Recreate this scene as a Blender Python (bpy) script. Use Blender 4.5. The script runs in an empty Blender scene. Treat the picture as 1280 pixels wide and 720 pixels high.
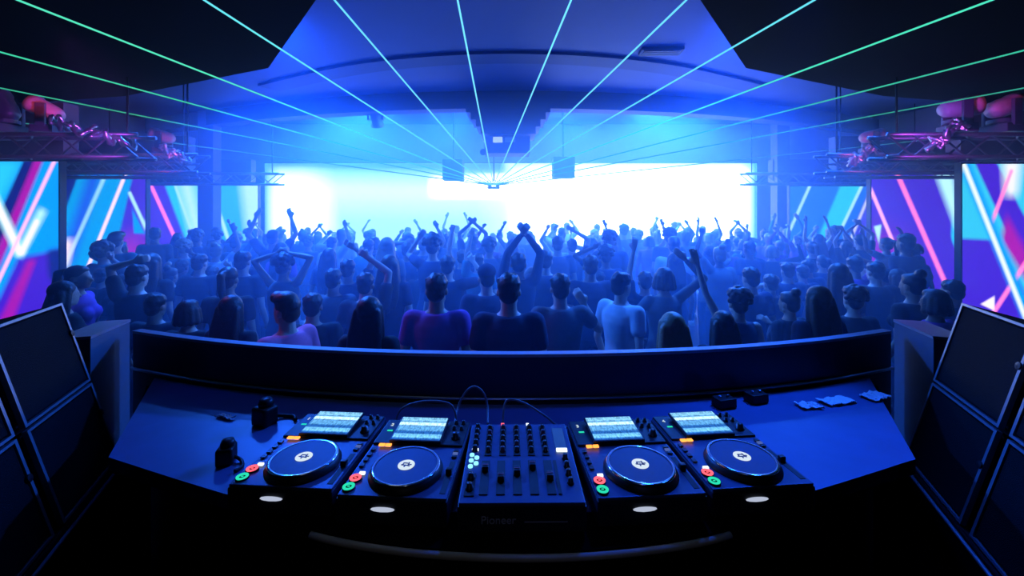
import bpy, bmesh, math, random
from mathutils import Vector, Matrix
R = math.radians
C = bpy.context.scene.collection
random.seed(7)

# ------------------------------------------------------------------ camera
CAM_Z = 2.15
FPX, HZ = 525.0, 265.0
cd = bpy.data.cameras.new('camera'); cam = bpy.data.objects.new('camera', cd); C.objects.link(cam)
cam.location = (0, 0, CAM_Z); cam.rotation_euler = (R(90), 0, 0)
cd.sensor_width = 36; cd.lens = FPX / 1280 * 36; cd.shift_y = -(360 - HZ) / 1280
cd.clip_start = 0.05; cd.clip_end = 100
bpy.context.scene.camera = cam

def at(px, py, d):
    """point seen at a photograph pixel at depth d"""
    return Vector(((px - 640) / FPX * d, d, CAM_Z - (py - HZ) / FPX * d))
def onz(px, py, z):
    """point seen at a photograph pixel on the horizontal plane z"""
    d = FPX * (CAM_Z - z) / (py - HZ)
    return Vector(((px - 640) / FPX * d, d, z))

# ------------------------------------------------------------------ materials
MATS = {}
def mat(name, col, rough=0.5, metal=0.0, emit=None, strength=0.0, noise=0.12, scale=30.0, bump=0.0, sample=True, spec=0.5):
    if name in MATS: return MATS[name]
    m = bpy.data.materials.new(name); m.use_nodes = True
    nt = m.node_tree; b = nt.nodes['Principled BSDF']
    b.inputs['Roughness'].default_value = rough; b.inputs['Metallic'].default_value = metal
    b.inputs['Specular IOR Level'].default_value = spec
    if noise > 0:
        tc = nt.nodes.new('ShaderNodeTexCoord'); n = nt.nodes.new('ShaderNodeTexNoise')
        n.inputs['Scale'].default_value = scale; n.inputs['Detail'].default_value = 3
        nt.links.new(tc.outputs['Object'], n.inputs['Vector'])
        cr = nt.nodes.new('ShaderNodeValToRGB')
        cr.color_ramp.elements[0].color = (*[c * (1 - noise) for c in col], 1)
        cr.color_ramp.elements[1].color = (*[min(1, c * (1 + noise)) for c in col], 1)
        nt.links.new(n.outputs['Fac'], cr.inputs['Fac']); nt.links.new(cr.outputs['Color'], b.inputs['Base Color'])
        if bump > 0:
            bp = nt.nodes.new('ShaderNodeBump'); bp.inputs['Strength'].default_value = bump; bp.inputs['Distance'].default_value = 0.01
            nt.links.new(n.outputs['Fac'], bp.inputs['Height']); nt.links.new(bp.outputs['Normal'], b.inputs['Normal'])
    else:
        b.inputs['Base Color'].default_value = (*col, 1)
    if emit:
        b.inputs['Emission Color'].default_value = (*emit, 1); b.inputs['Emission Strength'].default_value = strength
        if not sample: m.cycles.emission_sampling = 'NONE'
    MATS[name] = m
    return m

def emission(name, col, strength, sample=False):
    if name in MATS: return MATS[name]
    m = bpy.data.materials.new(name); m.use_nodes = True; nt = m.node_tree
    nt.nodes.clear()
    o = nt.nodes.new('ShaderNodeOutputMaterial'); e = nt.nodes.new('ShaderNodeEmission')
    e.inputs['Color'].default_value = (*col, 1); e.inputs['Strength'].default_value = strength
    nt.links.new(e.outputs[0], o.inputs['Surface'])
    if not sample: m.cycles.emission_sampling = 'NONE'
    MATS[name] = m
    return m

# ------------------------------------------------------------------ mesh builder
class MB:
    def __init__(s): s.bm = bmesh.new()
    def _merge(s, t, M=None):
        if M is not None: bmesh.ops.transform(t, matrix=M, verts=t.verts)
        me = bpy.data.meshes.new('tmp'); t.to_mesh(me); t.free()
        s.bm.from_mesh(me); bpy.data.meshes.remove(me); return s
    def box(s, c, size, rot=None, bev=0.0, seg=2):
        t = bmesh.new(); bmesh.ops.create_cube(t, size=1)
        bmesh.ops.scale(t, vec=size, verts=t.verts)
        if bev > 0: bmesh.ops.bevel(t, geom=t.edges[:], offset=bev, segments=seg, affect='EDGES', profile=0.7)
        M = Matrix.Translation(c)
        if rot is not None: M = M @ rot.to_4x4()
        return s._merge(t, M)
    def sphere(s, c, r, rot=None, sub=2):
        t = bmesh.new(); bmesh.ops.create_icosphere(t, subdivisions=sub, radius=1)
        if not hasattr(r, '__len__'): r = (r, r, r)
        M = Matrix.Translation(c)
        if rot is not None: M = M @ rot.to_4x4()
        return s._merge(t, M @ Matrix.Diagonal((*r, 1)))
    def cone(s, a, b, ra, rb, seg=12):
        a, b = Vector(a), Vector(b); d = b - a
        if d.length < 1e-6: return s
        t = bmesh.new(); bmesh.ops.create_cone(t, cap_ends=True, segments=seg, radius1=ra, radius2=rb, depth=d.length)
        q = Vector((0, 0, 1)).rotation_difference(d.normalized())
        return s._merge(t, Matrix.Translation((a + b) / 2) @ q.to_matrix().to_4x4())
    def chain(s, pts, rs, sub=2, seg=12):
        for p, r in zip(pts, rs): s.sphere(p, r, sub=sub)
        for i in range(len(pts) - 1): s.cone(pts[i], pts[i + 1], rs[i], rs[i + 1], seg)
        return s
    def lathe(s, prof, c=(0, 0, 0), seg=40, rot=None):
        t = bmesh.new(); rings = []
        for r, z in prof:
            if r < 1e-6: rings.append([t.verts.new((0, 0, z))])
            else: rings.append([t.verts.new((r * math.cos(2 * math.pi * k / seg), r * math.sin(2 * math.pi * k / seg), z)) for k in range(seg)])
        for A, B in zip(rings, rings[1:]):
            for k in range(seg):
                k2 = (k + 1) % seg
                f = []
                if len(A) == 1 and len(B) == 1: continue
                if len(A) == 1: f = [A[0], B[k2], B[k]]
                elif len(B) == 1: f = [A[k], A[k2], B[0]]
                else: f = [A[k], A[k2], B[k2], B[k]]
                t.faces.new(f)
        bmesh.ops.recalc_face_normals(t, faces=t.faces[:])
        M = Matrix.Translation(c)
        if rot is not None: M = M @ rot.to_4x4()
        return s._merge(t, M)
    def loft(s, secs, seg=20):
        """closed loft through (cx, cy, z, rx, ry)"""
        t = bmesh.new(); rings = []
        for cx, cy, z, rx, ry in secs:
            rings.append([t.verts.new((cx + rx * math.cos(2 * math.pi * k / seg), cy + ry * math.sin(2 * math.pi * k / seg), z)) for k in range(seg)])
        for A, B in zip(rings, rings[1:]):
            for k in range(seg): t.faces.new([A[k], A[(k + 1) % seg], B[(k + 1) % seg], B[k]])
        t.faces.new(rings[0][::-1]); t.faces.new(rings[-1])
        bmesh.ops.recalc_face_normals(t, faces=t.faces[:])
        return s._merge(t)
    def prism(s, poly, z0, z1):
        t = bmesh.new()
        lo = [t.verts.new((p[0], p[1], z0)) for p in poly]; hi = [t.verts.new((p[0], p[1], z1)) for p in poly]
        n = len(poly)
        t.faces.new(lo[::-1]); t.faces.new(hi)
        for k in range(n): t.faces.new([lo[k], lo[(k + 1) % n], hi[(k + 1) % n], hi[k]])
        bmesh.ops.recalc_face_normals(t, faces=t.faces[:])
        bmesh.ops.triangulate(t, faces=[f for f in t.faces if len(f.verts) > 4])
        return s._merge(t)
    def strip(s, A, z0, z1, th):
        """upright wall of thickness th along the plan curve A (away side = +normal)"""
        B = []
        for i, p in enumerate(A):
            q0, q1 = Vector(A[max(0, i - 1)][:2]), Vector(A[min(len(A) - 1, i + 1)][:2])
            d = (q1 - q0).normalized(); B.append(Vector((p[0], p[1])) + Vector((-d.y, d.x)) * th)
        t = bmesh.new(); rings = []
        for p, q in zip(A, B):
            rings.append([t.verts.new((p[0], p[1], z0)), t.verts.new((q[0], q[1], z0)), t.verts.new((q[0], q[1], z1)), t.verts.new((p[0], p[1], z1))])
        for a, b in zip(rings, rings[1:]):
            for k in range(4): t.faces.new([a[k], a[(k + 1) % 4], b[(k + 1) % 4], b[k]])
        t.faces.new(rings[0]); t.faces.new(rings[-1][::-1])
        bmesh.ops.recalc_face_normals(t, faces=t.faces[:])
        return s._merge(t)
    def tube(s, pts, r, seg=8):
        pts = [Vector(p) for p in pts]; t = bmesh.new(); rings = []
        n = len(pts); up = Vector((0.13, 0.31, 0.94))
        rr = r if hasattr(r, '__len__') else [r] * n
        for i, p in enumerate(pts):
            d = (pts[min(n - 1, i + 1)] - pts[max(0, i - 1)]).normalized()
            a = d.cross(up)
            if a.length < 1e-3: a = d.cross(Vector((1, 0, 0)))
            a.normalize(); b = d.cross(a).normalized(); up = a.cross(d)
            rings.append([t.verts.new(p + (a * math.cos(2 * math.pi * k / seg) + b * math.sin(2 * math.pi * k / seg)) * rr[i]) for k in range(seg)])
        for A, B in zip(rings, rings[1:]):
            for k in range(seg): t.faces.new([A[k], A[(k + 1) % seg], B[(k + 1) % seg], B[k]])
        t.faces.new(rings[0][::-1]); t.faces.new(rings[-1])
        bmesh.ops.recalc_face_normals(t, faces=t.faces[:])
        return s._merge(t)
    def mesh(s, name, smooth=False):
        me = bpy.data.meshes.new(name); s.bm.to_mesh(me); s.bm.free()
        if smooth: me.polygons.foreach_set('use_smooth', [True] * len(me.polygons))
        return me
    def build(s, name, m, parent=None, smooth=False):
        me = s.mesh(name, smooth)
        if m is not None: me.materials.append(m)
        return link(name, me, parent)

def link(name, me, parent=None):
    o = bpy.data.objects.new(name, me); C.objects.link(o)
    if parent is not None: o.parent = parent
    return o
def tag(o, label=None, cat=None, group=None, kind=None):
    if label: o['label'] = label
    if cat: o['category'] = cat
    if group: o['group'] = group
    if kind: o['kind'] = kind
    return o
def empty(name, loc, rz=0.0, label=None, cat=None, group=None):
    o = bpy.data.objects.new(name, None); C.objects.link(o)
    o.location = loc; o.rotation_euler = (0, 0, rz); o.empty_display_size = 0.1
    return tag(o, label, cat, group)
def structure(name, mb, m, smooth=False):
    return tag(mb.build(name, m, None, smooth), kind='structure')
def children(o): return [c for c in C.objects if c.parent == o]
def copy_tree(o, parent=None):
    kids = list(o.children)
    c = o.copy(); C.objects.link(c)
    if parent is not None: c.parent = parent
    for k in kids: copy_tree(k, c)
    return c
def spline(P, n=8):
    """Catmull-Rom through points"""
    P = [Vector(p) for p in P]; out = []
    for i in range(len(P) - 1):
        a, b, c, d = P[max(0, i - 1)], P[i], P[i + 1], P[min(len(P) - 1, i + 2)]
        for k in range(n):
            t = k / n
            out.append(0.5 * (2 * b + (c - a) * t + (2 * a - 5 * b + 4 * c - d) * t * t + (3 * b - a - 3 * c + d) * t ** 3))
    out.append(P[-1]); return out

M_floor = mat('dance_floor', (0.02, 0.022, 0.03), 0.45, noise=0.4, scale=3)
M_stage = mat('stage_black', (0.003, 0.003, 0.004), 0.9, spec=0.05, noise=0.3, scale=60, bump=0.2)
M_wall = mat('wall_paint', (0.16, 0.15, 0.22), 0.8, scale=4)
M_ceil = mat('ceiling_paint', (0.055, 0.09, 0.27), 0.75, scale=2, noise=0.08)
M_soffit = mat('soffit_black', (0.003, 0.003, 0.005), 0.9, scale=5, spec=0.1)
M_beam = mat('beam_paint', (0.012, 0.014, 0.03), 0.7, scale=5)
M_black = mat('black_plastic', (0.006, 0.006, 0.008), 0.45, spec=0.3)
M_blackm = mat('black_metal', (0.02, 0.02, 0.024), 0.45, 0.6)
M_satin = mat('satin_casing', (0.012, 0.016, 0.03), 0.38, 0.0)
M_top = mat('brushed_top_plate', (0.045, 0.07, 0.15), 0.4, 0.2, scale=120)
M_chrome = mat('chrome', (0.75, 0.78, 0.82), 0.12, 1.0, noise=0.0)
M_alu = mat('aluminium_edge', (0.45, 0.47, 0.52), 0.35, 0.9)
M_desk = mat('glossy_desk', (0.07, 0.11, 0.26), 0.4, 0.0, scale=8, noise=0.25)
M_barrier = mat('barrier_laminate', (0.02, 0.025, 0.05), 0.4, scale=6, noise=0.2)
M_carpet = mat('speaker_carpet', (0.006, 0.006, 0.008), 0.9, spec=0.1, scale=220, bump=0.5)
M_grille = mat('speaker_grille', (0.005, 0.0055, 0.007), 0.8, 0.0, scale=400, noise=0.6, bump=0.6, spec=0.12)
M_rub = mat('rubber', (0.01, 0.01, 0.01), 0.9)
M_paper = mat('paper', (0.75, 0.76, 0.78), 0.8)
M_cable = mat('grey_cable', (0.12, 0.12, 0.14), 0.5)
M_truss = mat('truss_metal', (0.30, 0.30, 0.34), 0.4, 0.8)
M_fix = mat('fixture_shell', (0.10, 0.09, 0.13), 0.4)
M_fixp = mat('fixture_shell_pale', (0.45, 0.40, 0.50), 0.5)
M_bead = mat('silver_sleeving', (0.6, 0.6, 0.65), 0.3, 0.9)

# ------------------------------------------------------------------ room shell
X0, X1, Y0, Y1, ZC = -10.5, 10.5, -2.5, 12.6, 4.78
structure('floor', MB().box(((X0 + X1) / 2, (Y0 + Y1) / 2, -0.05), (X1 - X0, Y1 - Y0, 0.1)), M_floor)
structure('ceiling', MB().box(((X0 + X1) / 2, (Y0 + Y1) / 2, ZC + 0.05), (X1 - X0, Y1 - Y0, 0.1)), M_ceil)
structure('wall_back', MB().box((0, Y1 + 0.1, ZC / 2), (X1 - X0, 0.2, ZC)), mat('back_wall_paint', (0.5, 0.53, 0.6), 0.8, scale=3))
structure('wall_left', MB().box((X0 - 0.1, (Y0 + Y1) / 2, ZC / 2), (0.2, Y1 - Y0, ZC)), M_wall)
structure('wall_right', MB().box((X1 + 0.1, (Y0 + Y1) / 2, ZC / 2), (0.2, Y1 - Y0, ZC)), M_wall)
structure('wall_front', MB().box((0, Y0 - 0.1, ZC / 2), (X1 - X0, 0.2, ZC)), M_stage)
# dropped black ceiling slabs on both sides of the raised blue middle
ZS = 3.75
def mirror(P): return [(-x, y) for x, y in P][::-1]
sl = [(-0.55, Y0), (-1.0, 1.0), (-1.48, 3.17), (-2.71, 4.67), (-5.35, 5.8), (X0, 6.9), (X0, Y0)]
structure('trim_1', MB().prism(sl, ZS, ZC), M_soffit)
structure('trim_2', MB().prism(mirror([(x * 0.96, y) for x, y in sl]), ZS, ZC), M_soffit)
# curved downstand beam
bc = [at(px, 118, 1).xy * d for px, d in ()]
bc = spline([(-10.4, 11.9, 0), (-7.5, 10.7, 0), (-3.9, 9.55, 0), (0, 9.1, 0), (3.9, 9.55, 0), (7.5, 10.7, 0), (10.4, 11.9, 0)], 8)
structure('trim_3', MB().strip([(p.x, p.y) for p in bc], 4.40, ZC, 0.35), M_beam)
# faint shallow ceiling rib nearer the camera
br = spline([(-5.2, 8.6, 0), (-2.6, 7.3, 0), (0, 6.85, 0), (2.6, 7.3, 0), (5.2, 8.6, 0)], 8)
structure('trim_4', MB().strip([(p.x, p.y) for p in br], ZC - 0.05, ZC + 0.02, 0.45), mat('rib_paint', (0.035, 0.055, 0.17), 0.75))
# stepped drop in the middle of the beam
mb = MB()
for w, z0, z1 in ((1.78, 4.25, 4.40), (1.58, 4.10, 4.25), (1.36, 3.95, 4.10), (1.16, 3.80, 3.95)):
    mb.box((-0.08, 9.30, (z0 + z1) / 2), (w, 0.9, z1 - z0))
structure('trim_5', mb, M_beam)
# columns beside the wing screens
structure('trim_6', MB().box((at(262, 265, 11.0).x, 11.0, ZC / 2), (0.40, 0.3, ZC)), M_wall)
structure('trim_7', MB().box((at(975, 265, 11.6).x, 11.6, ZC / 2), (0.34, 0.3, ZC)), M_wall)

# DJ platform
structure('trim_8', MB().prism([(-3.2, Y0), (3.2, Y0), (3.2, 1.2), (2.35, 2.15), (1.0, 1.93), (0, 1.86), (-1.0, 1.93), (-2.35, 2.15), (-3.2, 1.2)], 0, 0.4), M_stage)

# ------------------------------------------------------------------ LED screens
def screen_material(name, origin, d, base, shapes, strength, glow=None):
    """emissive picture: soft-edged convex shapes given in photograph pixels, drawn in the panel's own metres"""
    m = bpy.data.materials.new(name); m.use_nodes = True; nt = m.node_tree; nt.nodes.clear()
    N = nt.nodes.new; L = nt.links.new
    out = N('ShaderNodeOutputMaterial'); em = N('ShaderNodeEmission'); em.inputs['Strength'].default_value = strength
    L(em.outputs[0], out.inputs['Surface'])
    tc = N('ShaderNodeTexCoord'); P = tc.outputs['Object']
    rgb = N('ShaderNodeRGB'); rgb.outputs[0].default_value = (*base, 1); cur = rgb.outputs[0]
    def loc(p): q = at(p[0], p[1], d) - origin; return Vector((q.x, q.z))
    for sh in shapes:
        pts, col, soft = sh[0], sh[1], sh[2] * d / FPX
        if len(pts) == 2:                       # a line: pts + width in pixels
            w = sh[3] * d / FPX / 2; a, b = loc(pts[0]), loc(pts[1]); t = (b - a).normalized(); n = Vector((-t.y, t.x))
            poly = [a - n * w, b - n * w, b + n * w, a + n * w]
        else: poly = [loc(p) for p in pts]
        area = sum(p.x * q.y - q.x * p.y for p, q in zip(poly, poly[1:] + poly[:1]))
        if area < 0: poly = poly[::-1]
        mask = None
        for p, q in zip(poly, poly[1:] + poly[:1]):
            t = (q - p).normalized(); n = Vector((-t.y, t.x))           # inward
            dn = N('ShaderNodeVectorMath'); dn.operation = 'DOT_PRODUCT'; dn.inputs[1].default_value = (n.x, 0, n.y); L(P, dn.inputs[0])
            ma = N('ShaderNodeMath'); ma.operation = 'MULTIPLY_ADD'; ma.use_clamp = True
            L(dn.outputs['Value'], ma.inputs[0]); ma.inputs[1].default_value = 1 / soft; ma.inputs[2].default_value = 0.5 - p.dot(n) / soft
            if mask is None: mask = ma.outputs[0]
            else:
                mu = N('ShaderNodeMath'); mu.operation = 'MULTIPLY'; L(mask, mu.inputs[0]); L(ma.outputs[0], mu.inputs[1]); mask = mu.outputs[0]
        mx = N('ShaderNodeMix'); mx.data_type = 'RGBA'
        L(mask, mx.inputs['Factor']); L(cur, mx.inputs[6]); mx.inputs[7].default_value = (*col, 1); cur = mx.outputs[2]
    L(cur, em.inputs['Color'])
    return m

CY, SKY, BLU, NAVY = (0.0, 0.34, 1.25), (0.02, 0.58, 1.3), (0.01, 0.10, 1.0), (0.004, 0.008, 0.22)
PUR, VIO, MAG = (0.09, 0.004, 0.62), (0.05, 0.006, 0.70), (0.34, 0.0, 0.45)
WHT, PNK, WCY = (1.0, 0.95, 1.3), (1.2, 0.25, 0.85), (0.45, 1.0, 1.3)
def led_wing(x_in, x_out, ytop, d, base, shapes, label, strength=1.3):
    xa, xb = sorted((at(x_in, 0, d).x, at(x_out, 0, d).x))
    zt = at(0, ytop, d).z; zb = 0.25
    root = empty('led_screen', ((xa + xb) / 2, d, 0.0), 0, label, 'led screen', 'led wing screens along the sides of the hall')
    c = Vector(((xa + xb) / 2, d, (zt + zb) / 2))
    pic = MB().box((0, 0, 0), (xb - xa, 0.02, zt - zb)).build('display', screen_material('led_picture', c, d, base, shapes, strength), root)
    pic.location = (0, 0, c.z)
    MB().box((0, 0.06, c.z), (xb - xa + 0.04, 0.09, zt - zb + 0.04)).build('cabinet', M_black, root)
    f = MB()
    for sx in (-1, 1): f.box((sx * (xb - xa - 0.2) / 2, 0.06, zb / 2), (0.08, 0.3, zb))
    f.build('stand', M_blackm, root)
    return root
led_wing(72, -70, 199, 6.06, CY, [
    ([(-30, 199), (30, 199), (0, 262), (-30, 300)], SKY, 20),
    ([(33, 195), (53, 195), (-8, 330), (-28, 330)], NAVY, 5),
    ([(46, 195), (57, 195), (0, 335), (-12, 335)], MAG, 6),
    ([(24, 322), (80, 312), (80, 500), (-60, 500)], VIO, 8),
    ([(60, 312), (80, 310), (80, 360), (62, 350)], NAVY, 10),
    ([(36, 325), (46, 325), (6, 430), (-14, 430)], MAG, 8),
    ([(-5, 345), (10, 335), (-20, 400), (-40, 400)], CY, 8),
    ([(-8, 245), (27, 318)], WCY, 9, 12), ([(24, 320), (55, 262)], WCY, 9, 10),
    ([(-4, 252), (27, 318)], WHT, 5, 7), ([(27, 318), (48, 275)], WHT, 5, 6),
    ([(72, 195), (-12, 375)], (1.2, 0.6, 1.2), 4, 4)],
    'led screen with white V streak and pink line, nearest the left speaker stack')
led_wing(75, 181, 215, 8.0, (0.0, 0.34, 1.0), [
    ([(60, 205), (104, 205), (74, 285), (60, 285)], NAVY, 4),
    ([(112, 216), (128, 216), (92, 330), (74, 330)], BLU, 14),
    ([(141, 205), (220, 205), (220, 420), (120, 420), (148, 300)], VIO, 4),
    ([(128, 320), (190, 300), (190, 420), (100, 420)], PUR, 30),
    ([(152, 300), (175, 290), (170, 350), (140, 350)], MAG, 30),
    ([(166, 262), (182, 292), (168, 292)], CY, 3),
    ([(131, 222), (78, 340)], WCY, 5, 3),
    ([(76, 300), (92, 300), (84, 335), (74, 335)], WHT, 12),
    ([(159, 214), (106, 345)], (1.1, 0.9, 1.2), 3, 4),
    ([(162, 240), (200, 322)], WCY, 3, 4)],
    'led screen with long white diagonal on cyan and violet, second along the left wall')
led_wing(184, 252, 230, 11.0, VIO, [
    ([(203, 222), (270, 222), (270, 340), (236, 310)], SKY, 4),
    ([(222, 222), (240, 222), (262, 320), (244, 310)], WCY, 16),
    ([(217, 225), (246, 305)], WCY, 3, 2.5),
    ([(186, 225), (224, 308)], PNK, 3, 4)],
    'led screen with pink diagonal on violet beside cyan, third along the left wall', 1.35)
led_wing(273, 322, 231, 11.5, (0.02, 0.45, 1.0), [
    ([(300, 225), (330, 225), (330, 320), (312, 320)], WCY, 14),
    ([(273, 262), (290, 312)], WCY, 3, 4)],
    'plain cyan led screen between the left column and the white wall', 1.35)
led_wing(1204, 1350, 205, 6.06, (0.03, 0.55, 1.0), [
    ([(1200, 298), (1245, 300), (1310, 420), (1200, 420)], VIO, 5),
    ([(1215, 198), (1242, 198), (1300, 310), (1300, 370), (1262, 300)], VIO, 4),
    ([(1258, 270), (1290, 330), (1290, 365), (1250, 300)], MAG, 10),
    ([(1253, 200), (1275, 200), (1270, 245), (1255, 245)], (0.8, 0.9, 1.1), 14),
    ([(1264, 212), (1238, 280)], PNK, 4, 4), ([(1285, 322), (1240, 392)], PNK, 4, 5),
    ([(1225, 380), (1242, 370), (1242, 388)], WHT, 3),
    ([(1203, 200), (1290, 410)], CY, 8, 14), ([(1203, 203), (1290, 420)], (0.8, 1.0, 1.2), 4, 5)],
    'led screen with white and pink crossing streaks, nearest the right speaker stack', 1.35)
led_wing(1090, 1202, 216, 8.0, VIO, [
    ([(1085, 260), (1150, 300), (1150, 400), (1085, 400)], PUR, 30),
    ([(1090, 300), (1125, 310), (1125, 370), (1090, 370)], MAG, 40),
    ([(1092, 283), (1101, 281), (1098, 304)], WCY, 3),
    ([(1152, 216), (1215, 216), (1215, 355), (1184, 360), (1188, 298)], SKY, 4),
    ([(1168, 216), (1190, 216), (1200, 290), (1196, 290)], WCY, 10),
    ([(1118, 211), (1186, 365)], PNK, 4, 5),
    ([(1086, 232), (1140, 360)], (1.1, 0.55, 1.2), 3, 4)],
    'led screen with two pink diagonals on violet, second screen along the right wall', 1.35)
led_wing(988, 1088, 233, 11.0, (0.01, 0.14, 0.9), [
    ([(1052, 228), (1079, 228), (1030, 330), (1008, 330)], SKY, 4),
    ([(1088, 240), (1095, 260), (1060, 340), (1050, 335)], VIO, 12),
    ([(1013, 230), (986, 290)], WCY, 3, 3),
    ([(1078, 230), (1030, 330)], WCY, 3, 3),
    ([(1086, 244), (1048, 335)], (0.6, 0.7, 1.2), 3, 3)],
    'led screen with pale leaning bar on blue, farthest along the right wall', 1.35)

# the blown-out wall of light
D = 12.25
xa, xb, zt, zb = at(331, 0, D).x, at(946, 0, D).x, at(0, 204, D).z, 0.9
c = Vector(((xa + xb) / 2, D, (zt + zb) / 2))
root = empty('video_wall', ((xa + xb) / 2, D, 0), 0, 'huge glaring white video wall filling the far end of the hall', 'video wall')
pic = MB().box((0, 0, 0), (xb - xa, 0.02, zt - zb)).build('display', screen_material('glare_picture', c, D, (0.8, 1.7, 4.6), [
    ([(320, 190), (640, 190), (640, 226), (320, 222)], (0.03, 0.16, 0.7), 30),
    ([(355, 244), (650, 247), (650, 330), (355, 330)], (0.12, 0.48, 1.7), 110),
    ([(328, 225), (400, 225), (410, 300), (328, 300)], (1.1, 1.9, 4.6), 40),
    ([(540, 224), (700, 220), (700, 244), (540, 244)], (1.9, 2.5, 5.0), 14),
    ([(655, 190), (960, 190), (960, 300), (655, 300)], (1.6, 2.7, 6.2), 50),
    ([(640, 190), (960, 190), (960, 209), (640, 209)], (0.12, 0.45, 1.6), 16),
    ([(320, 190), (341, 190), (341, 320), (320, 320)], (0.04, 0.25, 1.1), 20),
    ([(934, 190), (955, 190), (955, 320), (934, 320)], (0.04, 0.3, 1.2), 20),
    ], 2.2), root)
pic.location = (0, 0, c.z)
MB().box((0, 0.07, c.z), (xb - xa + 0.06, 0.1, zt - zb + 0.06)).build('cabinet', M_black, root)
MB().box((0, 0.07, zb / 2), (xb - xa, 0.3, zb)).build('plinth', M_black, root)

# ------------------------------------------------------------------ laser projector and beams
S = at(617, 232, 11.3)
root = empty('laser_projector', (S.x, S.y + 0.2, S.z - 0.10), 0, 'small laser projector before the white wall where the beams meet', 'laser projector')
MB().box((0, 0, 0.10), (0.30, 0.30, 0.16), bev=0.01).build('body', M_blackm, root)
MB().box((0, -0.155, 0.10), (0.12, 0.012, 0.05)).build('aperture', emission('laser_aperture', (0.6, 1, 1), 4), root)
MB().tube([(-0.17, 0, 0.02), (-0.17, 0, 0.24), (0.17, 0, 0.24), (0.17, 0, 0.02)], 0.012).build('yoke', M_blackm, root)
MB().cone((0, 0, 0.24), (0, 0, ZC - S.z + 0.10), 0.02, 0.02).build('drop_pole', M_blackm, root)
beams = [((0, 150), 'lowest faint green laser beam fanning towards the left screens', (0.10, 0.75, 0.75), 0.35),
         ((0, 110), 'green laser beam passing just above the left lighting truss', (0.08, 0.85, 0.55), 0.5),
         ((0, 65), 'green laser beam second above the left lighting truss', (0.08, 0.95, 0.6), 0.65),
         ((22, 0), 'green laser beam crossing the left black ceiling slab to the photo corner', (0.12, 1.0, 0.68), 0.8),
         ((255, 0), 'cyan laser beam crossing the corner tip of the left black ceiling slab', (0.15, 0.82, 0.95), 1.0),
         ((418, 0), 'cyan laser beam over the raised ceiling just beside the left black slab', (0.16, 0.72, 1.0), 1.1),
         ((572, 0), 'steep cyan laser beam passing the hanging projector on its left', (0.18, 0.75, 1.0), 1.2),
         ((714, 0), 'steep cyan laser beam passing the hanging projector on its right', (0.18, 0.75, 1.0), 1.2),
         ((858, 0), 'cyan laser beam over the raised ceiling beside the slot vent', (0.16, 0.72, 1.0), 1.1),
         ((1018, 0), 'cyan laser beam crossing the corner tip of the right black ceiling slab', (0.15, 0.8, 0.97), 1.0),
         ((1240, 0), 'green laser beam crossing the right black ceiling slab to the photo corner', (0.10, 1.0, 0.7), 0.8),
         ((1280, 63), 'green laser beam second above the right lighting truss', (0.08, 0.95, 0.65), 0.55),
         ((1280, 110), 'green laser beam passing just above the right lighting truss', (0.08, 0.8, 0.6), 0.45),
         ((1280, 162), 'lowest faint laser beam fanning towards the right screens', (0.10, 0.6, 0.85), 0.3)]
k0 = 0.08
for i, ((px, py), lab, col, st) in enumerate(beams):
    # the fan lies in one plane that rises gently from the projector to above the booth
    hx, hz = (px - 640) / FPX, (HZ - py) / FPX
    d = (S.z - CAM_Z + k0 * S.y) / (hz + k0)
    E = Vector((hx * d, d, CAM_Z + hz * d))
    v = E - S; E2 = S + v * min(1.45, max(1.02, (9.9 - 0.0) / max(1e-3, abs(v.x)) if abs(v.x) > 6.5 else 1.45))
    o = MB().cone(S + v.normalized() * 0.12, E2, 0.013, 0.0038, 8).build('laser_beam', emission('laser_light.%d' % i, col, st), None, True)
    tag(o, lab, 'laser beam', 'laser beams fanning from the far projector')

# ------------------------------------------------------------------ hanging projector, speakers, vent, rigs
p = Vector((-0.10, 8.95, 0))
root = empty('ceiling_projector', (-0.10, 9.15, 3.37), 0, 'boxy projector hanging under the stepped ceiling drop', 'projector')
MB().box((0, 0, 0.20), (0.96, 0.62, 0.36), bev=0.02).build('body', M_beam, root)
MB().box((-0.20, -0.316, 0.30), (0.20, 0.012, 0.12)).build('status_panel', emission('projector_panel', (0.5, 0.8, 1.0), 0.9), root)
MB().box((0.06, -0.316, 0.30), (0.22, 0.012, 0.10)).build('vent_panel', mat('vent_grey', (0.25, 0.3, 0.4), 0.5), root)
MB().lathe([(0, 0.0), (0.06, 0.0), (0.07, 0.06), (0.0, 0.06)], (-0.52, -0.05, 0.07), rot=Matrix.Rotation(R(90), 3, 'X')).build('lens', M_blackm, root)
MB().box((0, 0.0, 0.41), (0.3, 0.3, 0.06)).build('ceiling_bracket', M_blackm, root)
def hung_speaker(px, py, d, w, label):
    q = at(px, py, d)
    r = empty('hanging_speaker', (q.x, q.y, q.z - 0.25), 0, label, 'speaker', 'small speakers hanging before the white wall')
    MB().box((0, 0, 0.25), (w, 0.4, 0.52), bev=0.02).build('cabinet', M_beam, r)
    MB().box((0, -0.205, 0.25), (w * 0.86, 0.012, 0.44)).build('grille', M_grille, r)
    MB().cone((0, 0, 0.5), (0, 0, ZC - q.z + 0.25), 0.02, 0.02).build('drop_pole', M_blackm, r)
hung_speaker(567, 213, 10.6, 0.50, 'small boxy speaker hanging just left of the laser source')
hung_speaker(704, 210, 10.6, 0.54, 'small boxy speaker hanging right of the laser source')
r = empty('ceiling_vent', (at(826, 71, 6.79).x, 6.79, ZC - 0.03), R(-3), 'dark slot vent in the raised blue ceiling', 'vent')
MB().box((0, 0, 0.0), (0.66, 0.26, 0.05)).build('frame', M_beam, r)
m_ = MB()
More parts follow.
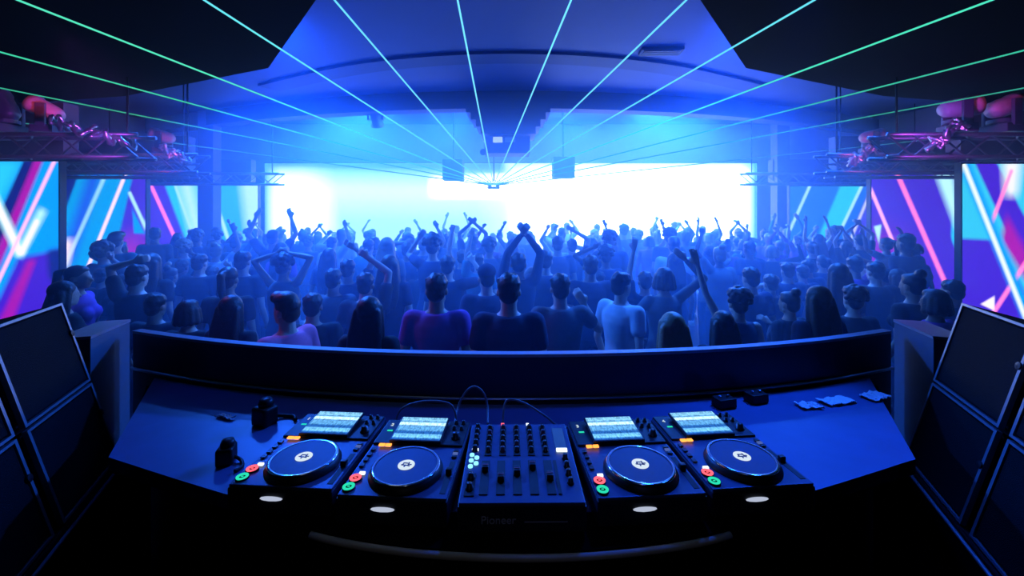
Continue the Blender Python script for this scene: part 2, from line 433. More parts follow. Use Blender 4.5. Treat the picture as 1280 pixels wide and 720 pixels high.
for k in range(4): m_.box((0, -0.09 + 0.06 * k, -0.03), (0.58, 0.02, 0.02))
m_.build('louvre', M_black, r)

def truss(xa, xb, y, z, label):
    r = empty('lighting_truss', ((xa + xb) / 2, y, z), 0, label, 'truss', 'lighting trusses along the sides of the hall')
    L_ = abs(xb - xa) / 2; w = 0.13
    for i, (dy, dz) in enumerate(((-w, -w), (w, -w), (-w, w), (w, w))):
        MB().cone((-L_, dy, dz), (L_, dy, dz), 0.024, 0.024, 10).build('chord', M_truss, r, True)
    m = MB(); n = max(4, int(L_ * 2 / 0.3))
    for k in range(n):
        a, b = -L_ + 2 * L_ * k / n, -L_ + 2 * L_ * (k + 1) / n; s = 1 if k % 2 else -1
        for dy in (-w, w): m.cone((a, dy, -w * s), (b, dy, w * s), 0.011, 0.011, 6)
        for dz in (-w, w): m.cone((a, -w * s, dz), (b, w * s, dz), 0.011, 0.011, 6)
    m.build('lacing', M_truss, r)
    for sx in (-0.9, 0.9): MB().cone((sx * L_, 0, w), (sx * L_, 0, (ZS if y < 5.5 else ZC) - z), 0.012, 0.012, 6).build('hanger_rod', M_blackm, r)
    return r
def moving_head(loc, rz, aim, label, shell, up=True, s=1.0):
    """base + yoke + head; aim = tilt of the head"""
    r = empty('moving_head_light', loc, rz, label, 'stage light', 'moving head lights on the side trusses')
    r.scale = (s, s, s if up else -s) if up else (s, s, s)
    if not up: r.rotation_euler = (math.pi, 0, rz)
    MB().box((0, 0, 0.06), (0.34, 0.28, 0.12), bev=0.02).build('base', M_fix, r)
    for sx in (-1, 1):
        m = MB(); m.box((sx * 0.17, 0, 0.27), (0.045, 0.12, 0.36), bev=0.015); m.build('yoke_arm', M_fix, r)
    MB().lathe([(0, 0.12), (0.09, 0.12), (0.15, 0.14), (0.15, 0.19), (0.05, 0.19), (0.0, 0.19)], (0, 0, 0), 28).build('pan_plate', M_fix, r)
    hr = Matrix.Rotation(aim, 3, 'X')
    h = MB().lathe([(0, -0.20), (0.07, -0.20), (0.115, -0.14), (0.13, -0.02), (0.13, 0.12), (0.145, 0.16), (0.145, 0.24), (0.12, 0.24), (0.12, 0.225), (0, 0.225)], (0, 0, 0), 28).build('head', shell, r, True)
    h.location = (0, 0, 0.36); h.rotation_euler = (aim, 0, 0)
    l = MB().lathe([(0, 0.228), (0.115, 0.228), (0.10, 0.245), (0.0, 0.255)], (0, 0, 0), 28).build('lens', mat('lens_glass', (0.02, 0.03, 0.1), 0.05, noise=0, emit=(0.05, 0.2, 1.0), strength=1.0), h, True)
    return r
def cable_knot(c, size, label, seed):
    rn = random.Random(seed); m = MB(); pts = []
    for k in range(26):
        t = k / 25
        pts.append(Vector((-size.x / 2 + size.x * t + 0.05 * math.sin(k * 1.9), size.y * math.cos(k * 2.3) / 2, size.z * (0.5 - t) * 0.8 + 0.07 * math.sin(k * 2.7 + seed))))
    P = spline(pts, 6); m.tube(P, [0.016 + 0.010 * (i % 3 == 0) for i in range(len(P))], 8)
    o = m.build('hanging_cable', M_bead, None, True); o.location = c
    return tag(o, label, 'cable', 'silver cable bundles on the side trusses')
for sx, side in ((-1, 'left'), (1, 'right')):
    sp = [(4.35, 8.9, 5.0, 2.92), (4.7, 9.6, 6.4, 2.88), (5.9, 9.9, 7.8, 2.92), (5.6, 10.0, 10.2, 2.95)]
    for k, (a, b, y, z) in enumerate(sp):
        word = ('nearest the booth', 'second from the booth', 'third from the booth', 'nearest the white wall')[k]
        truss(sx * a, sx * b, y, z, 'horizontal box truss on the %s side of the hall, %s' % (side, word))
# fascias above the wing screens
n_ = 9
for sx in (-1, 1):
    for (xi, xo, y, z0, z1) in ((6.56, 9.9, 6.25, 2.95, 3.75), (6.3, 10.4, 8.25, 2.97, 3.62), (7.2, 10.4, 11.7, 2.98, 3.6)):
        structure('trim_%d' % n_, MB().box((sx * (xi + xo) / 2, y, (z0 + z1) / 2), (xo - xi, 0.22, z1 - z0)), M_wall); n_ += 1

q = at(1215, 178, 5.0)
moving_head((q.x + 0.35, 5.0, 3.085), R(95), R(72), 'large dark moving head light on the truss beside the right speaker stack', M_fixp, s=0.85)
moving_head((q.x - 0.18, 5.0, 3.085), R(80), R(82), 'moving head light with pale purple-lit shell on the near right truss', M_fixp, s=0.85)
moving_head((at(1088, 190, 6.4).x, 6.4, 3.045), R(85), R(80), 'smaller pink-lit moving head light on the second right truss', M_fixp, s=0.7)
moving_head((at(6, 150, 5.0).x, 5.0, 3.085), R(-95), R(35), 'dark blue moving head light at the outer end of the near left truss', M_fix, s=0.85)
moving_head((at(60, 150, 5.0).x, 5.0, 3.085), R(-70), R(60), 'red-lit moving head light on the near left truss', M_fixp, s=0.75)
moving_head((at(205, 190, 6.4).x, 6.4, 3.045), R(-85), R(75), 'moving head light on the second left truss beside a cable knot', M_fixp, s=0.7)
moving_head((at(470, 158, 9.8).x, 9.8, ZC - 0.04), 0, R(30), 'hazy moving head light hanging from the beam left of the centre drop', M_fix, up=False)
cable_knot(Vector((at(1155, 165, 5.0).x, 4.74, 3.02)), Vector((-0.34, 0.12, 0.34)), 'silver cable knot on the near right truss beside the pale light', 1)
cable_knot(Vector((at(1060, 190, 6.4).x, 6.14, 2.98)), Vector((-0.30, 0.12, 0.26)), 'small silver cable knot on the second right truss', 2)
cable_knot(Vector((at(140, 165, 5.0).x, 4.74, 3.05)), Vector((0.95, 0.14, 0.36)), 'long silver cable swag sloping along the near left truss', 3)
cable_knot(Vector((at(235, 185, 6.4).x, 6.14, 3.0)), Vector((0.4, 0.12, 0.26)), 'small silver cable knot on the second left truss', 4)

# ------------------------------------------------------------------ DJ booth
ZD = CAM_Z - 0.75                                        # desk top
DTH = 0.08                                               # deck height
ST = 0.40                                                # platform
rear = spline([(-1.86, 1.985, 0), (-1.3, 1.80, 0), (-0.70, 1.68, 0), (0.0, 1.635, 0), (0.70, 1.68, 0), (1.3, 1.80, 0), (1.86, 1.985, 0)], 6)
front = spline([(-1.235, 1.285, 0), (-0.95, 1.19, 0), (-0.69, 1.09, 0), (-0.475, 0.995, 0), (-0.24, 0.945, 0), (0.03, 0.928, 0), (0.28, 0.945, 0), (0.515, 0.995, 0), (0.70, 1.09, 0), (0.95, 1.18, 0), (1.225, 1.275, 0)], 5)
dk = empty('dj_desk', (0, 1.2, ST), 0, 'glossy dark curved desk carrying the mixer and players', 'desk')
def dl(P): return [(p.x, p.y - 1.2) for p in P]
rt = [p for p in rear if abs(p.x) < 1.70]
inner = spline([(-1.235, 1.285, 0), (-0.69, 1.095, 0), (-0.44, 1.06, 0), (0, 1.05, 0), (0.44, 1.06, 0), (0.70, 1.095, 0), (1.225, 1.275, 0)], 5)
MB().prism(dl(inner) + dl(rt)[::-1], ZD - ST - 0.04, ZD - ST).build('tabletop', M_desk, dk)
MB().prism(dl(front) + dl(inner)[::-1], ZD - ST - 0.045, ZD - ST - 0.001).build('front_ledge', mat('matte_ledge', (0.003, 0.003, 0.004), 0.9, spec=0.05), dk)
fc = [p for p in front if -0.5 < p.x < 0.54]
MB().tube([(p.x, p.y - 1.2 - 0.004, ZD - ST - 0.012) for p in fc], 0.008).build('edge_trim', mat('grey_edge_band', (0.5, 0.48, 0.46), 0.6), dk, True)
MB().strip(dl([p + Vector((0, 0.06, 0)) for p in front if abs(p.x) < 1.0]), 0, ZD - ST - 0.046, 0.02).build('front_panel', mat('matte_ledge', (0.003, 0.003, 0.004), 0.9, spec=0.05), dk)
for sx in (-1, 1):
    e_ = [(-1.215, 1.295 - 1.2), (-1.675, 1.925 - 1.2)]
    if sx > 0: e_ = [(-x, y) for x, y in e_][::-1]
    MB().strip(e_[::-1], 0, ZD - ST - 0.046, 0.015).build('side_skirt', mat('matte_ledge', (0.003, 0.003, 0.004), 0.9, spec=0.05), dk)
for sx in (-1, 1): MB().box((sx * 1.08, 0.32, (ZD - ST - 0.04) / 2), (0.06, 0.3, ZD - ST - 0.04)).build('leg', mat('matte_ledge', (0.003, 0.003, 0.004), 0.9, spec=0.05), dk)

bar = [p + Vector((0, 0.03, 0)) for p in rear if abs(p.x) < 1.80]
bb = empty('booth_barrier', (0, 1.7, 0), 0, 'long curved dark barrier between the desk and the crowd', 'barrier')
def bl(P, dy=0): return [(p.x, p.y - 1.7 + dy) for p in P]
ZB = CAM_Z - 0.563
MB().strip(bl(bar), 0.0, ZB - 0.008, 0.03).build('panel', M_barrier, bb)
MB().strip(bl(bar, -0.004), ZB - 0.012, ZB, 0.038).build('top_rail', mat('rail_paint', (0.25, 0.27, 0.34), 0.5), bb)
led = [p + Vector((0, 0.020, 0)) for p in rear if abs(p.x) < 1.80]
MB().tube([(p.x, p.y - 1.7, ZD + 0.012) for p in led], 0.007).build('lower_rail', M_alu, bb, True)

def end_panel(sx, label):
    r = empty('booth_end_panel', (sx * 1.890, 1.905, 0.0), R(-sx * 17), label, 'booth panel')
    zt = CAM_Z - 0.527
    MB().box((0, 0, (zt) / 2), (0.12, 0.29, zt - 0.012), bev=0.004).build('panel', mat('end_panel_paint', (0.09, 0.115, 0.16), 0.6), r)
    MB().box((0, 0, zt - 0.006), (0.124, 0.294, 0.012)).build('cap_strip', M_alu, r)
end_panel(-1, 'upright pale-topped panel closing the left end of the booth barrier')
end_panel(1, 'upright pale-topped panel closing the right end of the booth barrier')

# ------------------------------------------------------------------ speaker stacks beside the desk
def stack(sx):
    side = 'left' if sx < 0 else 'right'
    d = Vector((-0.416, 0.91, 0)).normalized(); n = Vector((d.y, -d.x, 0)); th = R(15)
    u = Vector((0, 0, math.cos(th))) - n * math.sin(th); f = n * math.cos(th) + Vector((0, 0, math.sin(th)))
    P0 = Vector((-1.59, 1.7, 1.16)); w, h, dep = 0.405, 0.325, 0.30
    for col in range(2):
        word = 'beside the end of the barrier' if col == 0 else 'closest to the camera'
        for row in range(2):
            b = P0 - d * (col * 0.455) + u * (row * 0.335)
            c = b - d * (w / 2)                                # bottom middle of the front face
            ctr = c - f * (dep / 2)
            B = Matrix(((d.x, u.x, f.x), (d.y, u.y, f.y), (d.z, u.z, f.z)))  # cols d, u, f
            if sx > 0:
                ctr = Vector((-ctr.x, ctr.y, ctr.z))
                B = Matrix(((d.x, -u.x, -f.x), (-d.y, u.y, f.y), (-d.z, u.z, f.z)))
            r = empty('speaker_cabinet', ctr, 0, '%s black speaker cabinet of the %s stack column %s' % ('upper' if row else 'lower', side, word), 'speaker', 'black speaker cabinets beside the desk')
            r.matrix_world = Matrix.Translation(ctr) @ B.to_4x4()
            MB().box((0, h / 2, -0.012), (w, h, dep - 0.024), bev=0.006).build('cabinet', M_carpet, r)
            MB().box((0, h / 2, dep / 2 - 0.012), (w - 0.03, h - 0.03, 0.018), bev=0.003).build('grille', M_grille, r)
            m = MB()
            for s in (-1, 1):
                m.box((s * (w / 2 - 0.006), h / 2, dep / 2 - 0.006), (0.012, h, 0.014))
                m.box((0, h / 2 + s * (h / 2 - 0.004), dep / 2 - 0.006), (w - 0.024, 0.008, 0.014))
            m.build('edge_trim', mat('pale_edge_trim', (0.22, 0.23, 0.27), 0.4, 0.5), r)  # paler metal strips along the front edges
            MB().lathe([(0, 0), (0.012, 0), (0.012, 0.006), (0, 0.008)], ((w / 2 - 0.012), h * 0.62, dep / 2 - 0.001), 14).build('corner_bolt', M_black, r)
    # leaning plinth that carries both columns
    r = empty('speaker_plinth', (0, 0, 0), 0, 'black sloping plinth under the %s speaker stack' % side, 'plinth')
    A = P0 + d * 0.01; Bq = P0 - d * 0.87
    t = bmesh.new(); vs = []
    for p in (A, Bq):
        for q in (p - u * 0.006, p - f * dep - u * 0.006):
            vs.append((q, Vector((q.x, q.y, ST))))
    pts = [vs[0][0], vs[1][0], vs[3][0], vs[2][0], vs[0][1], vs[1][1], vs[3][1], vs[2][1]]
    if sx > 0: pts = [Vector((-p.x, p.y, p.z)) for p in pts]
    V = [t.verts.new(p) for p in pts]
    for fc_ in ((0, 1, 2, 3), (4, 5, 6, 7), (0, 1, 5, 4), (1, 2, 6, 5), (2, 3, 7, 6), (3, 0, 4, 7)): t.faces.new([V[k] for k in fc_])
    bmesh.ops.recalc_face_normals(t, faces=t.faces[:])
    m = MB(); m._merge(t); m.build('wedge', M_black, r)
    q0, q1 = A - u * 0.03 + f * 0.004, Bq - u * 0.03 + f * 0.004
    if sx > 0: q0.x *= -1; q1.x *= -1
    MB().tube([q0, q1], 0.006).build('edge_strip', mat('pale_edge_trim', (0.22, 0.23, 0.27), 0.4, 0.5), r)
stack(-1); stack(1)

# ------------------------------------------------------------------ players and mixer
M_jog = mat('jog_top', (0.03, 0.05, 0.14), 0.5, 0.0, scale=80)
M_amber = emission('amber_pad', (1.0, 0.30, 0.05), 2.2); M_redl = emission('red_lamp', (1.0, 0.10, 0.14), 1.8)
M_whl = emission('white_lamp', (0.8, 0.92, 1.0), 1.8); M_grn = emission('green_lamp', (0.02, 0.65, 0.40), 1.2)
M_cyl = emission('cyan_lamp', (0.25, 0.75, 1.0), 1.5); M_dim = emission('dim_blue_lamp', (0.15, 0.25, 0.8), 0.5)
M_knob = mat('knob_black', (0.008, 0.008, 0.01), 0.35); M_slot = mat('slot_black', (0.002, 0.002, 0.003), 0.6, noise=0)
M_label = mat('printed_grey', (0.55, 0.58, 0.65), 0.6, noise=0)

def waveform_material():
    m = bpy.data.materials.new('waveform_display'); m.use_nodes = True; nt = m.node_tree; nt.nodes.clear(); N = nt.nodes.new; L = nt.links.new
    out = N('ShaderNodeOutputMaterial'); em = N('ShaderNodeEmission'); L(em.outputs[0], out.inputs[0]); em.inputs['Strength'].default_value = 1.7
    tc = N('ShaderNodeTexCoord'); sp = N('ShaderNodeSeparateXYZ'); L(tc.outputs['Generated'], sp.inputs[0])
    cr = N('ShaderNodeValToRGB'); L(sp.outputs['Y'], cr.inputs['Fac']); e = cr.color_ramp.elements
    stops = [(0.0, (0.01, 0.06, 0.3)), (0.06, (0.02, 0.15, 0.5)), (0.10, (0.16, 0.5, 0.85)), (0.22, (0.12, 0.42, 0.8)), (0.27, (0.01, 0.08, 0.32)), (0.36, (0.02, 0.12, 0.42)), (0.40, (0.08, 0.3, 0.62)),
             (0.55, (0.10, 0.33, 0.66)), (0.60, (0.06, 0.2, 0.5)), (0.66, (0.5, 0.9, 1.05)), (0.74, (0.45, 0.85, 1.0)), (0.79, (0.05, 0.2, 0.5)), (0.86, (0.2, 0.5, 0.75)), (1.0, (0.15, 0.4, 0.65))]
    e[0].position, e[0].color = stops[0][0], (*stops[0][1], 1); e[1].position, e[1].color = stops[-1][0], (*stops[-1][1], 1)
    for p_, c_ in stops[1:-1]:
        k = e.new(p_); k.color = (*c_, 1)
    n = N('ShaderNodeTexNoise'); n.inputs['Scale'].default_value = 26; n.inputs['Detail'].default_value = 4
    mp = N('ShaderNodeMapping'); mp.inputs['Scale'].default_value = (1, 0.35, 1); L(tc.outputs['Generated'], mp.inputs[0]); L(mp.outputs[0], n.inputs['Vector'])
    r2 = N('ShaderNodeValToRGB'); r2.color_ramp.elements[0].position = 0.35; r2.color_ramp.elements[1].position = 0.62
    r2.color_ramp.elements[0].color = (0.35, 0.35, 0.4, 1); r2.color_ramp.elements[1].color = (1.25, 1.2, 1.15, 1); L(n.outputs['Fac'], r2.inputs['Fac'])
    mx = N('ShaderNodeMix'); mx.data_type = 'RGBA'; mx.blend_type = 'MULTIPLY'; mx.inputs['Factor'].default_value = 0.75
    L(cr.outputs[0], mx.inputs[6]); L(r2.outputs[0], mx.inputs[7]); L(mx.outputs[2], em.inputs['Color'])
    m.cycles.emission_sampling = 'NONE'
    return m
M_wave = waveform_material()
def text_mesh(s, size, depth=0.0006):
    c = bpy.data.curves.new('writing', 'FONT'); c.body = s; c.size = size; c.extrude = depth; c.align_x = 'CENTER'; c.align_y = 'CENTER'
    o = bpy.data.objects.new('writing', c); C.objects.link(o)
    me = bpy.data.meshes.new_from_object(o.evaluated_get(bpy.context.evaluated_depsgraph_get()))
    bpy.data.objects.remove(o); return me
def knob(r, h): return [(0, 0), (r * 1.1, 0), (r * 1.1, h * 0.2), (r * 0.85, h * 0.3), (r * 0.75, h), (0, h)]

def make_player(number):
    W, Dp, H = 0.268, 0.36, DTH
    r = empty('media_player', (0, 0, 0))
    MB().box((0, 0, 0.008 + (H - 0.014) / 2), (W, Dp, H - 0.020), bev=0.006).build('casing', M_satin, r)
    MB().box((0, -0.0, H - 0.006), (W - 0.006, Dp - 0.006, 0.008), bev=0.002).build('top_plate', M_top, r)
    zt = H - 0.002
    MB().box((0, 0.106, zt + 0.002), (W - 0.008, 0.135, 0.008), bev=0.003).build('screen_surround', M_black, r)
    sc = MB().box((0, 0, 0), (0.150, 0.122, 0.008), bev=0.002).build('touch_screen', M_black, r)
    sc.location = (-0.008, 0.101, zt + 0.014); sc.rotation_euler = (R(4), 0, 0)
    dp = MB().box((0, 0, 0.0046), (0.142, 0.114, 0.001)).build('waveform_display', M_wave, sc)
    jc = (0.006, -0.083)
    j = MB().lathe([(0, 0), (0.094, 0), (0.094, 0.004), (0.089, 0.008), (0.0875, 0.016), (0, 0.016)], (0, 0, 0), 56).build('jog_wheel', M_black, r, True)
    j.location = (*jc, zt)
    MB().lathe([(0.079, 0.016), (0.0865, 0.016), (0.0870, 0.0185), (0.0835, 0.0205), (0.079, 0.0195)], (0, 0, 0), 64).build('chrome_ring', M_chrome, j, True)
    MB().lathe([(0, 0.016), (0.078, 0.016), (0.078, 0.0185), (0, 0.0185)], (0, 0, 0), 56).build('platter_top', M_jog, j)
    MB().lathe([(0, 0.0185), (0.0215, 0.0185), (0.0215, 0.0197), (0, 0.0197)], (0, 0, 0), 40).build('centre_display', emission('jog_display', (0.72, 0.86, 1.0), 0.95), j)
    m = MB()
    for k in range(7):
        a = k * 0.9; m.box((0.009 * math.cos(a), 0.006 * math.sin(a), 0.0201), (0.010, 0.0035, 0.0008), Matrix.Rotation(a * 1.7, 3, 'Z'))
    m.build('display_mark', mat('display_mark', (0.02, 0.03, 0.08), 0.5, noise=0), j)
    for (x, y, mt, nm) in ((-0.112, -0.120, M_redl, 'cue_button'), (-0.114, -0.154, M_grn, 'play_button')):
        MB().lathe([(0, 0), (0.0155, 0), (0.0155, 0.004), (0.013, 0.005)], (x, y, zt), 24).build(nm, M_black, r)
        k = MB().lathe([(0.0075, 0.004), (0.014, 0.0042), (0.0145, 0.0062), (0.0075, 0.0062)], (x, y, zt), 28)
        k.box((x, y, zt + 0.0055), (0.006, 0.0035, 0.001))
        k.build(nm.replace('button', 'lamp'), mt, r)
    MB().box((-0.104, -0.098, zt + 0.003), (0.014, 0.007, 0.005)).build('search_lamp', M_whl, r)
    for k in range(2): MB().box((-0.100 + 0.019 * k, 0.028, zt + 0.006), (0.016, 0.010, 0.004)).build('hot_cue_pad', M_amber, r)
    t = link('deck_number', text_mesh(number, 0.020), r); t.location = (-0.108, 0.140, zt + 0.0066); t.data.materials.append(emission('number_lamp', (0.7, 0.85, 0.9), 0.9))
    MB().box((-0.104, 0.105, zt + 0.0065), (0.016, 0.006, 0.002)).build('status_lamp', M_grn, r)
    for k in range(4): MB().lathe(knob(0.006, 0.012), (0.090 + 0.022 * (k % 2), 0.158 - 0.034 * (k // 2), zt + 0.005), 16).build('small_knob', M_knob, r, True)
    MB().lathe(knob(0.012, 0.018), (0.104, 0.075, zt + 0.005), 20).build('browse_knob', M_knob, r, True)
    MB().box((0.1175, -0.095, zt), (0.014, 0.13, 0.002)).build('tempo_slot', M_slot, r)
    MB().box((0.1175, -0.085, zt + 0.008), (0.016, 0.012, 0.016), bev=0.003).build('tempo_slider', M_knob, r)
    for k in range(3): MB().box((0.117, -0.012 + 0.014 * k, zt + 0.003), (0.014, 0.010, 0.004), bev=0.001).build('mode_button', M_dim if k == 1 else M_knob, r)
    for k in range(4): MB().box((-0.118, 0.01 - 0.025 * k, zt + 0.003), (0.012, 0.014, 0.004), bev=0.001).build('loop_button', M_knob, r)
    MB().sphere((-0.02, -Dp / 2 - 0.001, H * 0.62), (0.030, 0.005, 0.0055)).build('front_glint', emission('front_glint', (0.7, 0.78, 1.0), 0.65), r, True)  # highlight on the chrome lip, put in as a glowing oval
    for sx in (-1, 1):
        for sy in (-1, 1): MB().lathe([(0, 0), (0.016, 0), (0.016, 0.009), (0, 0.009)], (sx * 0.11, sy * 0.15, 0), 20).build('foot', M_rub, r)
    return r
for (x, y, rz, num, lab) in ((-0.556, 1.205, -4, '1', 'outermost player at the left, beside the small black lump on the desk'),
                             (-0.274, 1.168, -3.5, '2', 'player directly left of the mixer'),
                             (0.321, 1.172, 4, '3', 'player directly right of the mixer'),
                             (0.602, 1.206, 5, '4', 'outermost player at the right, nearest the folded papers')):
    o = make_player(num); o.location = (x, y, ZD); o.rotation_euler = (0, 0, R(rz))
    tag(o, 'black media player with lit screen and chrome-ringed jog wheel, ' + lab if len(lab.split()) < 8 else lab, 'media player', 'media players on the desk')

mx = empty('dj_mixer', (0.022, 1.150, ZD), R(0.5), 'black channel mixer with rows of faders in the middle of the desk', 'mixer')
W, Dp, H = 0.30, 0.365, DTH
MB().box((0, 0, 0.008 + (H - 0.014) / 2), (W, Dp, H - 0.020), bev=0.006).build('casing', M_satin, mx)
MB().box((0, 0, H - 0.006), (W - 0.006, Dp - 0.006, 0.008), bev=0.002).build('top_plate', M_top, mx)
zt = H - 0.002
for k in range(5):
    x = -0.088 + 0.040 * k
    MB().box((x, 0.085, zt + 0.0012), (0.019, 0.155, 0.0025)).build('knob_strip', M_slot, mx)
    for q in range(5): MB().lathe(knob(0.0075, 0.014), (x, 0.145 - 0.030 * q, zt + 0.002), 16).build('rotary_knob', mat('knob_red', (0.08, 0.01, 0.02), 0.4) if (k + q) % 4 == 1 else M_knob, mx, True)
    if k < 5:
        xf = -0.092 + 0.041 * k
        MB().box((xf, -0.085, zt + 0.0012), (0.021, 0.135, 0.0025)).build('fader_slot', M_slot, mx)
        yy = (-0.06, -0.10, -0.075, -0.05, -0.095)[k]
        c_ = MB().box((xf, yy, zt + 0.009), (0.017, 0.020, 0.016), bev=0.003).build('fader_cap', M_knob, mx)
        MB().box((xf, yy, zt + 0.0176), (0.015, 0.0022, 0.001)).build('fader_line', mat('fader_line', (0.5, 0.12, 0.15), 0.5, noise=0), c_)
MB().box((0.118, 0.095, zt + 0.0012), (0.032, 0.11, 0.0025)).build('effects_display', mat('dim_display', (0.01, 0.03, 0.08), 0.2, noise=0, emit=(0.02, 0.1, 0.35), strength=0.5, sample=False), mx)
MB().box((0.118, 0.030, zt + 0.003), (0.030, 0.012, 0.005)).build('effects_lamp', M_whl, mx)
for k in range(4): MB().lathe(knob(0.008, 0.015), (0.122, -0.01 - 0.034 * k, zt), 16).build('effects_knob', M_knob, mx, True)
MB().box((0.092, -0.085, zt + 0.0012), (0.008, 0.135, 0.0025)).build('level_meter', M_slot, mx)
for k in range(5): MB().lathe(knob(0.0085, 0.015), (-0.126, 0.155 - 0.030 * k, zt), 16).build('gain_knob', M_knob, mx, True)
for k in range(5): MB().lathe([(0, 0), (0.0065, 0), (0.0065, 0.004), (0, 0.005)], (-0.132 + 0.014 * (k % 2), 0.010 - 0.013 * k, zt), 14).build('cue_lamp', M_cyl, mx)
MB().box((-0.125, 0.035, zt + 0.002), (0.018, 0.008, 0.004)).build('select_lamp', M_whl, mx)
MB().box((-0.126, -0.115, zt + 0.0012), (0.024, 0.085, 0.0025)).build('headphone_section', M_slot, mx)
for k in range(2): MB().lathe(knob(0.009, 0.016), (-0.126, -0.095 - 0.04 * k, zt + 0.002), 16).build('headphone_knob', M_knob, mx, True)
MB().box((-0.05, 0.174, zt + 0.003), (0.010, 0.008, 0.004)).build('power_lamp', M_redl, mx)
MB().box((0.028, 0.174, zt + 0.003), (0.008, 0.006, 0.004)).build('link_lamp', M_whl, mx)
t = link('brand_writing', text_mesh('Pioneer', 0.026), mx); t.location = (-0.055, -Dp / 2 - 0.0005, 0.040); t.rotation_euler = (R(90), 0, 0); t.data.materials.append(mat('dim_print', (0.45, 0.47, 0.55), 0.5, noise=0))
MB().box((0.055, -Dp / 2 - 0.0002, 0.036), (0.10, 0.001, 0.002)).build('printed_line', mat('dim_print', (0.45, 0.47, 0.55), 0.5, noise=0), mx)
for sx in (-1, 1):
    for sy in (-1, 1): MB().lathe([(0, 0), (0.016, 0), (0.016, 0.009), (0, 0.009)], (sx * 0.12, sy * 0.15, 0), 20).build('foot', M_rub, mx)

# ------------------------------------------------------------------ small things on the desk
def cable(P, label, r=0.0035):
    return tag(MB().tube(spline(P, 8), r).build('cable', M_cable, None, True), label, 'cable', 'grey cables behind the mixer')
def z(dz): return ZD + dz
cable([(-0.19, 1.38, z(0.05)), (-0.185, 1.45, z(0.08)), (-0.16, 1.46, z(0.125)), (-0.13, 1.46, z(0.143)), (-0.10, 1.455, z(0.125)), (-0.085, 1.45, z(0.08)), (-0.08, 1.385, z(0.05))], 'tall looped grey cable standing up behind the mixer')
cable([(-0.40, 1.42, z(0.006)), (-0.38, 1.43, z(0.075)), (-0.31, 1.44, z(0.10)), (-0.22, 1.43, z(0.10)), (-0.19, 1.41, z(0.075)), (-0.19, 1.40, z(0.04))], 'low arched grey cable behind the player left of the mixer')
cable([(-0.03, 1.37, z(0.045)), (-0.02, 1.42, z(0.11)), (0.04, 1.42, z(0.105)), (0.11, 1.40, z(0.07)), (0.16, 1.41, z(0.03)), (0.24, 1.45, z(0.006))], 'short grey cable running right behind the mixer')
def lump(px, py, label, s=1.0, ry=0.3):
    p_ = onz(px, py, ZD); r = empty('cable_adapter', (p_.x, p_.y, ZD), ry, label, 'adapter'); r.scale = (s, s, s)
    MB().box((0, 0, 0.028), (0.050, 0.060, 0.056), bev=0.012, seg=3).build('housing', M_black, r, True)
    MB().lathe([(0, 0), (0.020, 0), (0.022, 0.010), (0.017, 0.022), (0, 0.024)], (0.004, 0.0, 0.054), 20).build('cap', M_black, r, True)
    MB().tube(spline([(0.02, 0.0, 0.018), (0.045, -0.012, 0.008), (0.060, -0.05, 0.006), (0.045, -0.075, 0.006)], 5), 0.0055).build('lead', M_black, r, True)
    return r
lump(283, 578, 'small black lump-shaped adapter standing alone beside the left outer player', 0.9)
lump(331, 530, 'larger dark adapter at the rear corner of the left outer player', 1.15, 1.2)
for (px, py, lab) in ((905, 508, 'black cable box behind the right outer player'), (945, 502, 'black cable box between the right outer player and the papers')):
    p_ = onz(px, py, ZD); r = empty('cable_box', (p_.x, p_.y, ZD), R(15), lab, 'cable box')
    MB().box((0, 0, 0.018), (0.075, 0.05, 0.036), bev=0.006).build('housing', M_black, r)
    for k in range(2): MB().lathe([(0, 0), (0.005, 0), (0.005, 0.008), (0, 0.009)], (-0.018 + 0.036 * k, 0.0, 0.036), 12).build('socket', M_alu, r)
def paper(px, py, w, h, rz, label, seed):
    p_ = onz(px, py, ZD); rn = random.Random(seed)
    t = bmesh.new(); n1, n2 = 14, 8
    g = [[t.verts.new((w * (i / n1 - .5) + rn.uniform(-.004, .004), h * (j / n2 - .5) + rn.uniform(-.004, .004), 0.005 + 0.003 * math.sin(i * 1.1 + seed) + rn.uniform(0, .004))) for j in range(n2 + 1)] for i in range(n1 + 1)]
    for i in range(n1):
        for j in range(n2): t.faces.new([g[i][j], g[i + 1][j], g[i + 1][j + 1], g[i][j + 1]])
    e = bmesh.ops.extrude_face_region(t, geom=t.faces[:]); bmesh.ops.translate(t, vec=(0, 0, 0.003), verts=[v for v in e['geom'] if isinstance(v, bmesh.types.BMVert)])
    bmesh.ops.recalc_face_normals(t, faces=t.faces[:])
    m = MB(); m._merge(t); o = m.build('paper_slip', M_paper, None); o.location = (p_.x, p_.y, ZD); o.rotation_euler = (0, 0, rz)
    tag(o, label, 'paper', 'crumpled papers lying on the desk')
paper(1011, 509, 0.085, 0.05, 0.1, 'smallest crumpled paper of the right three, nearest the players', 1)
paper(1046, 503, 0.14, 0.055, 0.25, 'long crumpled paper in the middle of the right three', 2)
paper(1094, 497, 0.11, 0.06, 0.4, 'crumpled paper nearest the right end panel of the booth', 3)
paper(281, 523, 0.075, 0.016, -0.35, 'thin paper slip alone on the left half of the desk', 4)

